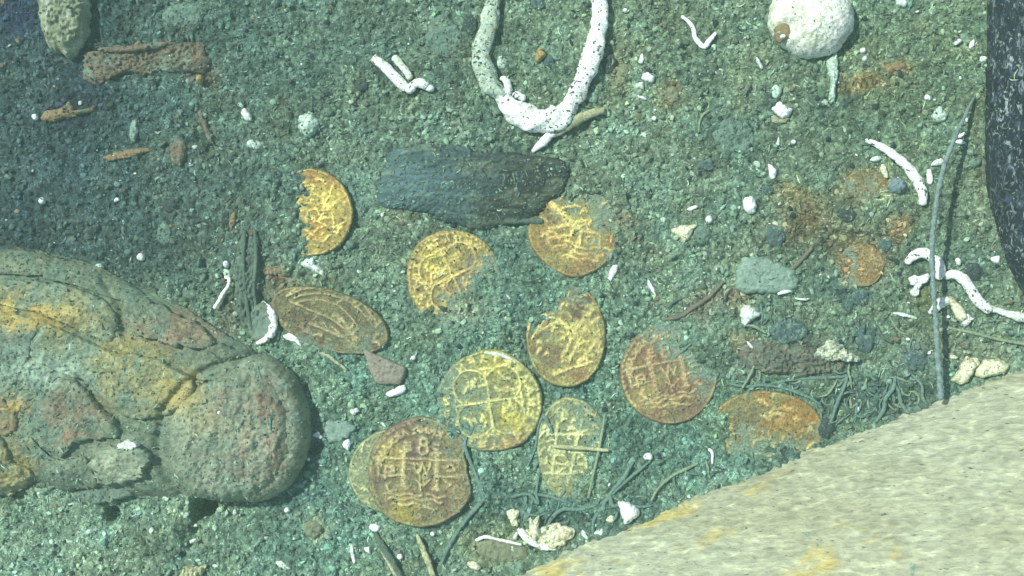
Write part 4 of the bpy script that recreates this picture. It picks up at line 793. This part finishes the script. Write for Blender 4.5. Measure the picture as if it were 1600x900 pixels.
# twigs and stems
TW = [('twig', 'dark forked twig end at the lower edge of the olive gold coin', [(744, 652), (738, 672), (727, 690), (731, 712), (745, 745), (757, 782)], [2, 2.5, 3, 4, 4, 3], 3.2),
 ('twig', 'short dark prong on the olive gold coin', [(745, 654), (751, 666), (757, 680)], [2, 2.5, 1.5], 3.6),
 ('twig', 'long teal twig running down left from the broken coin', [(782, 742), (764, 770), (742, 796), (722, 820), (700, 856), (690, 880)], [2.5, 4, 5, 4.5, 4.5, 3], 1.2),
 ('twig', 'teal twig arching left of the pale silted coin', [(868, 690), (858, 664), (850, 652), (842, 664), (836, 700), (824, 730)], [3, 4, 4.5, 3, 2.5, 1.5], 2.6),
 ('twig', 'teal twig crossing the bottom of the pale silted coin', [(836, 772), (858, 776), (885, 784), (915, 792), (945, 784), (960, 774)], [3, 3.5, 3.5, 4, 3.5, 3], 1.6),
 ('twig', 'teal twig rising right from the tangle under the coins', [(942, 790), (958, 766), (975, 746), (984, 730), (990, 722)], [4, 4.5, 5, 4, 2], 2.0),
 ('twig', 'thin teal twig parallel right of the rising one', [(952, 776), (978, 752), (1000, 734), (1016, 720)], [3, 3.5, 3, 2], 2.6),
 ('twig', 'teal twig lying left of the white triangular shell', [(952, 772), (958, 790), (975, 786), (1000, 792), (1018, 790)], [4, 5, 3, 2.6, 2], 2.2),
 ('twig', 'short teal twig dropping towards the jar left of the white triangle', [(940, 795), (928, 812), (926, 834)], [3.5, 4, 3], 2),
 ('twig', 'teal twig crossing above the broken shell bowl', [(850, 838), (862, 810), (880, 796), (905, 796), (930, 790)], [3, 4, 4, 4, 3], 3),
 ('twig', 'teal twig arching over the left of the shell bowl', [(800, 776), (826, 772), (840, 786), (838, 768), (842, 744)], [3, 3.5, 4, 3, 2], 2),
 ('twig', 'thin teal twig beside the red brown coin lower right rim', [(1122, 640), (1112, 650), (1106, 664), (1102, 690)], [1.5, 2, 2.5, 2], 2),
 ('twig', 'thin brown twig above the red brown coin', [(1096, 512), (1080, 536), (1062, 552), (1052, 562)], [2.5, 3, 2.5, 1.5], 3),
 ('twig', 'forked stem at the jar edge, left leg', [(1399, 588), (1396, 606), (1384, 622), (1380, 642), (1366, 662)], [2.5, 4, 4.4, 5, 3.5], 3),
 ('twig', 'forked stem at the jar edge, right leg', [(1397, 598), (1404, 612), (1408, 630), (1420, 646)], [3, 3.5, 4.5, 4], 2.4),
 ('twig', 'bent stem right of the forked stem by the jar', [(1426, 586), (1440, 602), (1442, 622), (1452, 636)], [2, 3.5, 4, 3], 2),
 ('twig', 'pale stem leaning right of the orange oval coin', [(1324, 590), (1316, 612), (1308, 630), (1296, 668)], [2.4, 3.4, 4, 3], 2.6),
 ('twig', 'flat teal stem above the orange oval coin', [(1140, 600), (1165, 604), (1190, 602), (1222, 606), (1262, 620), (1282, 632)], [2, 3.5, 3, 3, 3, 2], 2),
 ('twig', 'teal stem under the dark red crust', [(1210, 598), (1250, 592), (1290, 590), (1330, 588)], [3, 3.5, 4, 2], 2)]
for nm, lab, pts, rr, lf in TW: tube(nm, lab, 'twig', pts, [q*.72 for q in rr], 'twig', lift=lf, rough=.16, sides=9, group='silted twigs')
for lab, pts, rr, mt, lf in [
 ('pale straight stick lying across the silted grid coin', [(864, 697), (885, 699), (910, 700), (950, 704)], [2.5, 3.5, 3.2, 2.6], 'twigyel', 4.5),
 ('thin pale stick standing down the right of the silted grid coin', [(945, 648), (940, 680), (932, 720), (924, 755), (920, 778)], [1.8, 2.2, 2.2, 2.2, 1.6], 'twigpale', 5),
 ('thin yellowish root curving along the silt above the jar', [(1018, 782), (1028, 764), (1050, 744), (1072, 733), (1090, 724)], [1.8, 2.2, 2.4, 2.4, 1.8], 'twigpale', 2),
 ('cream yellow stick at the bottom below the coin marked 8', [(652, 836), (660, 856), (668, 876), (680, 910)], [2.5, 4.5, 5, 4.5], 'twigyel', 1.6),
 ('brown stick at the bottom left of the cream yellow one', [(586, 832), (598, 854), (612, 878), (628, 910)], [3, 5, 6, 6], 'wood', 1.3),
 ('yellow core lying along the brown bottom stick', [(596, 862), (606, 878), (616, 896), (624, 910)], [1.5, 2.4, 2.6, 2.4], 'twigyel', 4.6),
 ('small cream stick at the upper left of the pinkish sherd', [(494, 550), (512, 556), (526, 566), (542, 578)], [2.2, 3, 2.4, 1.5], 'twigyel', 1.6),
 ('pale rim piece arching over the upper right of the olive gold coin', [(758, 551), (778, 554), (796, 560), (816, 574), (838, 598)], [2.5, 3, 2.8, 2, 1.5], 'offwhite', 3.2),
 ('curved red brown twig left of the flat pale green stone', [(1036, 500), (1062, 494), (1084, 480), (1110, 462), (1130, 440)], [2, 3.5, 3.5, 3, 2], 'twigred', 1.4),
 ('bent brown twig right of the flat pale green stone', [(1268, 388), (1256, 402), (1240, 418), (1232, 422)], [2.5, 3, 3.5, 2.5], 'twigred', 2),
 ('thin pale root standing left of the dark red crust', [(1178, 572), (1170, 590), (1160, 606)], [1.6, 2, 1.6], 'twigpale', 6),
 ('pale stalk lying beneath the round white pebble at right', [(1162, 508), (1178, 510), (1196, 520)], [1.6, 2.2, 1.6], 'twigpale', 4),
 ('thin grey twig lying between the coral fork and the shell valves', [(1482, 512), (1520, 520), (1560, 530), (1600, 538)], [2, 2.6, 2.6, 2], 'twigpale', 1.4),
 ('thin root in the open silt right of the loop', [(1108, 172), (1098, 180), (1093, 192), (1092, 206)], [1.2, 1.8, 1.8, 1.2], 'twigpale', 1.6),
 ('small white hook at the end of the yellowish root', [(1108, 702), (1113, 708), (1113, 724)], [2.5, 2.4, 1.5], 'whiteclean', 2),
 ('thin shell edge below the flat pale green stone', [(1216, 459), (1226, 456), (1236, 455)], [2, 3, 1.5], 'whiteclean', 3),
 ('white sliver lying between the flat stone and the coral lump', [(1396, 489), (1412, 492), (1432, 497)], [1.6, 3, 1.8], 'offwhite', 1.6),
 ('pale sliver right under the flat pale green stone', [(1243, 466), (1256, 468), (1264, 467)], [1.6, 2.2, 1.4], 'offwhite', 1.8),
 ('thin dark crack like root down the drum', [(402, 572), (420, 640), (424, 690), (436, 740)], [1.2, 1.6, 1.6, 1.2], 'twig', 42),
 ('short pale stick on the broad ochre sherd', [(236, 642), (244, 634), (252, 626)], [1.4, 2, 1.4], 'twigpale', 30)]:
    tube('twig', lab, 'twig', pts, rr, mt, lift=lf, rough=.14, sides=9)
rt = random.Random(77)
for (bx, by, sx, sy, n) in ((1375, 618, 90, 38, 52), (905, 790, 110, 24, 24), (1230, 580, 120, 28, 32), (1180, 470, 120, 60, 12), (1440, 520, 110, 36, 12), (1100, 735, 60, 30, 6)):
    for _ in range(n):
        x = rt.gauss(bx, sx*.5); y = rt.gauss(by, sy*.55); L = rt.uniform(14, 46); a = rt.uniform(0, math.pi) if rt.random() < .6 else rt.gauss(math.pi/2, .35); b = rt.gauss(0, .5); pts = []
        for k in range(4):
            pts.append((x, y)); x += L/3*math.cos(a); y += L/3*math.sin(a); a += b+rt.gauss(0, .25)
        if max(q[1]-(812-(q[0]-1000)*.405) for q in pts) > -2: continue
        l0 = rt.uniform(-.5, 3.4); o_ = tube('stem', 'thin silted stem in the tangles of debris near the large jar', 'plant stem', pts, [rt.uniform(.6, 1.1), rt.uniform(1.2, 2.3), rt.uniform(1.2, 2.3), rt.uniform(.6, 1.1)],
             rt.choice(['twig', 'twig', 'twig', 'twigpale', 'wood', 'bluedark']), lift=l0, rough=.2, sides=7, group='thin stems in the tangles')
# gold coin standing on edge at the very bottom
def ridges(x, y): return 2.5*np.sin(x*.9)
stone('gold_fragment', 'bright ridged gold fragment at the bottom left edge of the view', 'gold fragment', [(279, 925), (284, 886), (300, 884), (316, 882), (326, 881), (316, 900), (308, 925)], 13, 'twigyel', extra=ridges, corner=1)

# ---------------------------------------------------------------- small bright shell bits at their places
WB = [('cream shell crumb between the white triangle and the broken bowl', 955, 812, 8, 6, 20, 'cream'), ('yellowish shell crumb at the left foot of the broken bowl', 800, 858, 9, 5, 30, 'cream'), ('pale shell crumb leaning on the jar below the grid coin', 915, 838, 7, 9, -20, 'offwhite'), ('yellow shell crumb below the flat shell plate', 742, 884, 12, 7, 10, 'cream'), ('white shell crumb touching the flat yellowish plate', 806, 838, 5, 8, 10, 'offwhite'),
 ('white ball shaped grain in the silt above the heap', 220, 402, 7, 7, 0, 'whiteclean'), ('white grain at the far left above the heap', 66, 314, 6, 6, 0, 'whiteclean'),
 ('white grain at the left tip of the orange flake', 55, 183, 5.5, 5.5, 0, 'whiteclean'), ('bluish white crumb in the upper left', 386, 180, 10, 9, 0, 'offwhite'),
 ('white bead between the cream shell and the wall of silt', 1108, 343, 6.5, 7, 0, 'whiteclean'), ('white oval shell lump right of the white bead', 1172, 320, 11, 16, -15, 'whiteclean'),
 ('white elongated shell bit above the oval lump', 1207, 267, 7, 16, -25, 'whiteclean'), ('white pill shaped bit between the coins and the open silt', 958, 425, 7, 15, 35, 'whiteclean'),
 ('pale round crumbly pebble above the dark red crust', 1167, 493, 16, 15, 0, 'offwhite'), ('pale upright sliver inside the bend of the stalk', 1453, 278, 5, 14, -15, 'whiteclean'),
 ('white bit left of the upper stalk', 1463, 255, 12, 5, -15, 'offwhite'), ('upper of two white bits right of the stalk', 1502, 211, 7, 4, -15, 'whiteclean'), ('lower of two white bits right of the stalk', 1502, 222, 7, 3.5, 0, 'whiteclean'),
 ('white sliver beside the black timber', 1519, 68, 4, 9, 30, 'whiteclean'), ('white curl left of the sliver beside the timber', 1497, 66, 9, 5, -35, 'offwhite'), ('white wedge against the upper black timber', 1536, 92, 8, 4, -20, 'offwhite'),
 ('white chip at the top border right of the pumice', 1408, 4, 8, 9, 0, 'offwhite'), ('white chip right of the thick winding tube', 1555, 407, 9, 7, 0, 'whiteclean'),
 ('small white oval left of the black pebble on the right', 1497, 409, 4, 6, -20, 'whiteclean'), ('double white crumb right of the loop', 1013, 121, 9, 7, 10, 'whiteclean'), ('white teardrop above the double crumb', 1003, 93, 4, 9, 10, 'whiteclean'),
 ('pale bluish crumb below the double one', 1000, 135, 7, 6, 0, 'offwhite'), ('white dash below the double crumb', 1005, 153, 11, 3, 22, 'whiteclean'), ('white grain below the white dash', 1022, 185, 4, 4, 0, 'whiteclean'),
 ('white slanting sliver in the open silt', 1186, 98, 4, 10, -25, 'offwhite'), ('white round grain above the pumice shard', 1348, 79, 5, 5, -30, 'whiteclean'), ('pale round grain below the pumice right side', 1351, 92, 5, 5, 0, 'offwhite'),
 ('round white disc bead among the lower silt', 1013, 713, 8, 6.5, 0, 'whiteclean'), ('white bit above the coin marked 8', 622, 612, 17, 7, -20, 'whiteclean'), ('white chip left of the coin marked 8', 543, 695, 8, 9, -20, 'whiteclean'),
 ('white chip with a stalk above the coin marked 8', 555, 643, 6, 6, 0, 'offwhite'), ('white chip below the coin marked 8', 586, 825, 8, 6, 20, 'whiteclean'), ('white chip at the bottom by the curved flake', 574, 859, 6, 7, 0, 'whiteclean'),
 ('thin white curved flake at the bottom', 551, 863, 4, 14, -8, 'offwhite'), ('white irregular bit at the bottom left', 441, 882, 12, 5, 25, 'offwhite'), ('white bead below the drum', 449, 797, 5, 5, 0, 'whiteclean'),
 ('white bead on the lower rim of the drum', 367, 800, 4, 5, 0, 'offwhite'), ('white bead right of the silt fan at the bottom', 625, 870, 5, 5, 0, 'whiteclean'), ('white bead under the cream stick', 676, 834, 4, 4, 0, 'whiteclean'),
 ('white chip by the teal twig right of the coin marked 8', 761, 758, 7, 6, 30, 'whiteclean'), ('white bead near the pinkish sherd', 646, 559, 4, 4, 0, 'whiteclean'), ('white grain at the top of the drum side', 135, 574, 4, 6, 20, 'whiteclean'),
 ('white crumb in the lower tangle', 952, 757, 4, 4, 0, 'whiteclean'), ('white bead at the foot of the white tip of the tube', 835, 249, 3.5, 3.5, 0, 'whiteclean'), ('white grain at the upper border right of the loop', 977, 16, 4, 4, 0, 'whiteclean'),
 ('white bead in the tangle by the jar', 1339, 640, 3, 6, 10, 'whiteclean'), ('white bead by the coral fork', 1481, 495, 4.5, 3, 0, 'whiteclean'), ('white bead beneath the sliver of the tangle', 1419, 530, 4, 3, 0, 'whiteclean'),
 ('white curved dash in the centre silt', 1080, 325, 11, 3, -15, 'whiteclean'), ('white slanting dash below the pill shaped bit', 1018, 450, 3, 13, -32, 'whiteclean'), ('white bead above the splinter', 353, 413, 5, 6, -20, 'whiteclean'),
 ('white chip in the left silt', 182, 312, 5, 3.5, 10, 'whiteclean'), ('pale crumb under the half buried coin flake', 507, 452, 4, 3, 0, 'whiteclean'), ('white triangular crumb in the upper right silt', 1449, 152, 5, 6, 0, 'whiteclean'),
 ('white curl at the left of the yellow edged cup', 1216, 222, 4, 8, 10, 'offwhite'), ('round white bead under the yellow edged cup', 1240, 222, 4, 4, 0, 'whiteclean'), ('greenish white crumb above the heap', 156, 418, 12, 8, -30, 'palestone'),
 ('cream bit above the dull sunk coin', 1369, 248, 9, 5, -25, 'offwhite'), ('yellow sliver above the dull sunk coin', 1382, 268, 5, 15, -20, 'cream'), ('white crumb left of the drum rim', 497, 680, 8, 5, 20, 'whiteclean'),
 ('white bead left of the coin under the marked coin', 482, 718, 3, 3, 0, 'whiteclean'), ('pale chip on the right rim of the drum', 474, 706, 4, 9, 10, 'palestone'), ('white crumb in the gully at bottom left', 306, 821, 5, 4, 0, 'cream'),
 ('cream crumb pair in the gully at bottom left', 300, 846, 8, 3, -40, 'offwhite'), ('pale crumb by the silver of shells at right', 1490, 558, 6, 5, 0, 'cream'), ('cluster of cream crumbs beside the jar near the white triangle', 938, 830, 10, 7, -30, 'offwhite')]
for lab, x, y, rx, ry, rot, mt in WB:
    rnd = 'bead' in lab or 'ball' in lab or 'grain' in lab
    stone('shell_bit', lab, 'shell bit', ell(x, y, rx, ry, rot, 8 if rnd else 7, .10 if rnd else .42), min(rx, ry)*(1.3 if rnd else 1.0), mt, pw=2.3, z=1.5, depth=5, corner=0 if rnd else 1, rough=None if rnd else 1.2)

# ---------------------------------------------------------------- many look-alike tiny shells and pebbles: copies of a few sources
def scatter(protos, n, label, cat, group, name, dens, zoff, smin, smax, seed):
    r = random.Random(seed); k = 0
    while k < n:
        x, y = r.uniform(5, 1595), r.uniform(5, 895)
        if y > 815-(x-1000)*.405: continue
        if x > 1535 and y < 470: continue
        if r.random() > dens(x, y): continue
        if x < 490 and y > 400 and y < 790 and (y-385)*1.0 > x*.42-10: continue
        if any(math.hypot(x-a, y-b) < c for a, b, c in ((486, 332, 60), (708, 432, 66), (897, 360, 66), (884, 523, 72), (1045, 584, 72), (765, 627, 78), (659, 737, 86), (897, 706, 66), (740, 290, 60), (1267, 30, 70))): continue
        me = r.choice(protos); o = bpy.data.objects.new(name, me); COL.objects.link(o)
        s = smin*(smax/smin)**(r.random()**2.2); z = float(Hs(x, y)+.5*Hf(x, y))
        o.location = at(x, y, z+zoff*s); o.scale = (s*r.uniform(.7, 1.4), s*r.uniform(.7, 1.2), s); o.rotation_euler = (r.uniform(-.4, .4), r.uniform(-.4, .4), r.uniform(0, 6.28))
        o['label'] = label; o['category'] = cat; o['group'] = group; k += 1
def proto(mat, n=5, irr=.2, pw=2.3, h=9):
    out = []
    for k in range(n):
        me, _ = stone_mesh('bit', ell(0, k*31, 6, 6*random.uniform(.6, 1), 0, 9, irr), h, M[mat], pw=pw, jag=.8, rough=.8, depth=5); fix_normals(me); out.append(me)
    return out
scatter(proto('whiteclean', 4, .35)+proto('offwhite', 5, .4), 130, 'tiny white shell grain scattered on the silt', 'shell grain', 'tiny white shell grains', 'shell_grain', lambda x, y: .35+.65*(x > 950), .3, .18, .52, 5)
scatter(proto('grey', 4, .3, 2.6, 6)+proto('palestone', 1, .3, 2.6, 5)+proto('greenstone', 2, .3, 2.6, 6)+proto('bluedark', 1, .25, 2.6, 6), 130, 'small grey green pebble half sunk in the silt', 'pebble', 'small half sunk pebbles', 'pebble', lambda x, y: 1.0 if (x < 450 or x > 1150) else .5, -.45, .45, 1.6, 6)

# ---------------------------------------------------------------- uncountable grains and fibres
bpy.context.view_layer.update(); DG = bpy.context.evaluated_depsgraph_get()
KEEP = {'seabed': 1, 'gold_coin': .26, 'base': .7, 'rim': .7, 'concretion': .7, 'pottery_sherd': .6, 'stone_slab': .7, 'dark_slab': .95, 'storage_jar': 0, 'slab': .85, 'crust': .5, 'plank': .5, 'encrusted_timber': .2,
        'crust_lump': .5, 'pebble': .6, 'flat_stone': .12, 'yellow_rock': .3, 'orange_rock': .3, 'beige_stone': .2, 'flake': .5, 'rock': .2, 'mottled_arm': .2}
def settle(x, y, rnd):
    z = np.zeros(len(x)); ok = np.zeros(len(x), bool); dn = Vector((0, 0, -1)); isbed = np.zeros(len(x), bool)
    for q in range(len(x)):
        hit, loc, _, _, ob, _ = SC.ray_cast(DG, Vector(((x[q]-800)*K, (450-y[q])*K, .2)), dn)   # .2 lies inside the water, above every solid
        if hit:
            nm = ob.name.split('.')[0]; z[q] = loc.z/K; ok[q] = rnd[q] < KEEP.get(nm, .04); isbed[q] = nm == 'seabed'
    return z, ok, isbed
def grains(n, name, seed):
    r = np.random.default_rng(seed)
    ph = (1+5**.5)/2
    B = np.array([(-1, ph, 0), (1, ph, 0), (-1, -ph, 0), (1, -ph, 0), (0, -1, ph), (0, 1, ph), (0, -1, -ph), (0, 1, -ph), (ph, 0, -1), (ph, 0, 1), (-ph, 0, -1), (-ph, 0, 1)])/math.sqrt(1+ph*ph)
    Fi = np.array([(0, 11, 5), (0, 5, 1), (0, 1, 7), (0, 7, 10), (0, 10, 11), (1, 5, 9), (5, 11, 4), (11, 10, 2), (10, 7, 6), (7, 1, 8), (3, 9, 4), (3, 4, 2), (3, 2, 6), (3, 6, 8), (3, 8, 9), (4, 9, 5), (2, 4, 11), (6, 2, 10), (8, 6, 7), (9, 8, 1)])
    x = r.uniform(-80, 1680, n); y = r.uniform(-70, 970, n)
    ok = (y < 812-(x-1000)*.405); x, y = x[ok], y[ok]
    z, ok, bed = settle(x, y, r.random(len(x))); x, y, z, bed = x[ok], y[ok], z[ok], bed[ok]; n = len(x)
    s = np.where(bed, 1.0*(4.2/1.0)**(r.random(n)**3.0), .9*(2.2)**(r.random(n)**2)); z = z+s*.25
    sc = s[:, None]*r.uniform(.45, 1.6, (n, 3)); sc[:, 2] *= .75
    th = r.uniform(0, 6.28, n); P = B[None]*sc[:, None, :]*(1+r.uniform(-.28, .28, (n, 12, 1)))
    c, q = np.cos(th)[:, None], np.sin(th)[:, None]; Px = P[..., 0]*c-P[..., 1]*q; Py = P[..., 0]*q+P[..., 1]*c
    V = np.stack([(x-800)[:, None]+Px, (450-y)[:, None]+Py, z[:, None]+P[..., 2]], -1).reshape(-1, 3)*K
    Q = (Fi[None]+(np.arange(n)*12)[:, None, None]).reshape(-1, 3)
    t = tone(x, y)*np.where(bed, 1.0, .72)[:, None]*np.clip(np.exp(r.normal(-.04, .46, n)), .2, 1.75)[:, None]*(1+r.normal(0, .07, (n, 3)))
    w = (r.random(n) < .009) & (bed | (r.random(n) < .25)); t[w] = np.array([.5, .6, .5])*r.uniform(.6, 1.3, (w.sum(), 1))
    w = r.random(n) < .022; t[w] = np.array([.22, .19, .11])*r.uniform(.5, 1.3, (w.sum(), 1))
    w = r.random(n) < .07; t[w] = np.array([.02, .032, .04])
    link(name, npmesh(name, V, Q, M['grain'], False, np.clip(np.repeat(t, 12, 0), 0, .85)), kind='stuff', label='coarse sand and shell grit covering the silt', cat='grit')
grains(62000, 'grit', 3)
def fibres(n, name, seed):
    r = np.random.default_rng(seed); m = 7
    x = r.uniform(-60, 1660, n); y = r.uniform(-50, 950, n); ok = (y < 808-(x-1000)*.405); x, y = x[ok], y[ok]; n = len(x)
    z0, ok, bed = settle(x, y, r.random(n)*1.0); ok &= bed | (r.random(n) < .5); x, y, z0, bed = x[ok], y[ok], z0[ok], bed[ok]; n = len(x)
    L = r.uniform(3, 12, n)*(1+.5*(x > 1130)); a = r.uniform(0, 6.28, n); cv = r.normal(0, .22, n); rad = r.uniform(.5, 1.2, n)
    px = [x]; py = [y]; an = a.copy()
    for k in range(m-1):
        an = an+cv+r.normal(0, .22, n); px.append(px[-1]+np.cos(an)*L/(m-1)); py.append(py[-1]+np.sin(an)*L/(m-1))
    px = np.stack(px, 1); py = np.stack(py, 1); pz = np.where(bed[:, None], H(px, py)*.7+.3*z0[:, None]+.8, z0[:, None]+.6)
    tx = np.gradient(px, axis=1); ty = np.gradient(py, axis=1); l = np.hypot(tx, ty)+1e-9; nx_, ny_ = -ty/l, tx/l
    w = rad[:, None]*np.sin(np.linspace(.35, math.pi-.35, m))[None]
    rings = []
    for c_, s_ in ((1, 0), (0, 1), (-1, 0), (0, -1)):
        rings.append(np.stack([px-800+nx_*w*c_, 450-py-ny_*w*c_, pz+w*s_], -1))
    V = np.stack(rings, 2).reshape(-1, 3)*K
    b = (np.arange(n)*m*4)[:, None, None]+(np.arange(m-1)*4)[None, :, None]; j = np.arange(4)[None, None]
    Q = np.stack([b+j, b+(j+1) % 4, b+4+(j+1) % 4, b+4+j], -1).reshape(-1, 4)
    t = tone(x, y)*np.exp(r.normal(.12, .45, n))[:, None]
    w_ = r.random(n) < .3; t[w_] *= .3
    link(name, npmesh(name, V, Q, M['grain'], True, np.clip(np.repeat(t, m*4, 0), 0, .8)), kind='stuff', label='fine plant fibres and debris matted into the silt', cat='debris')
fibres(13000, 'plant_debris', 9)

# grit washed onto the coins is part of their surface; end of scene
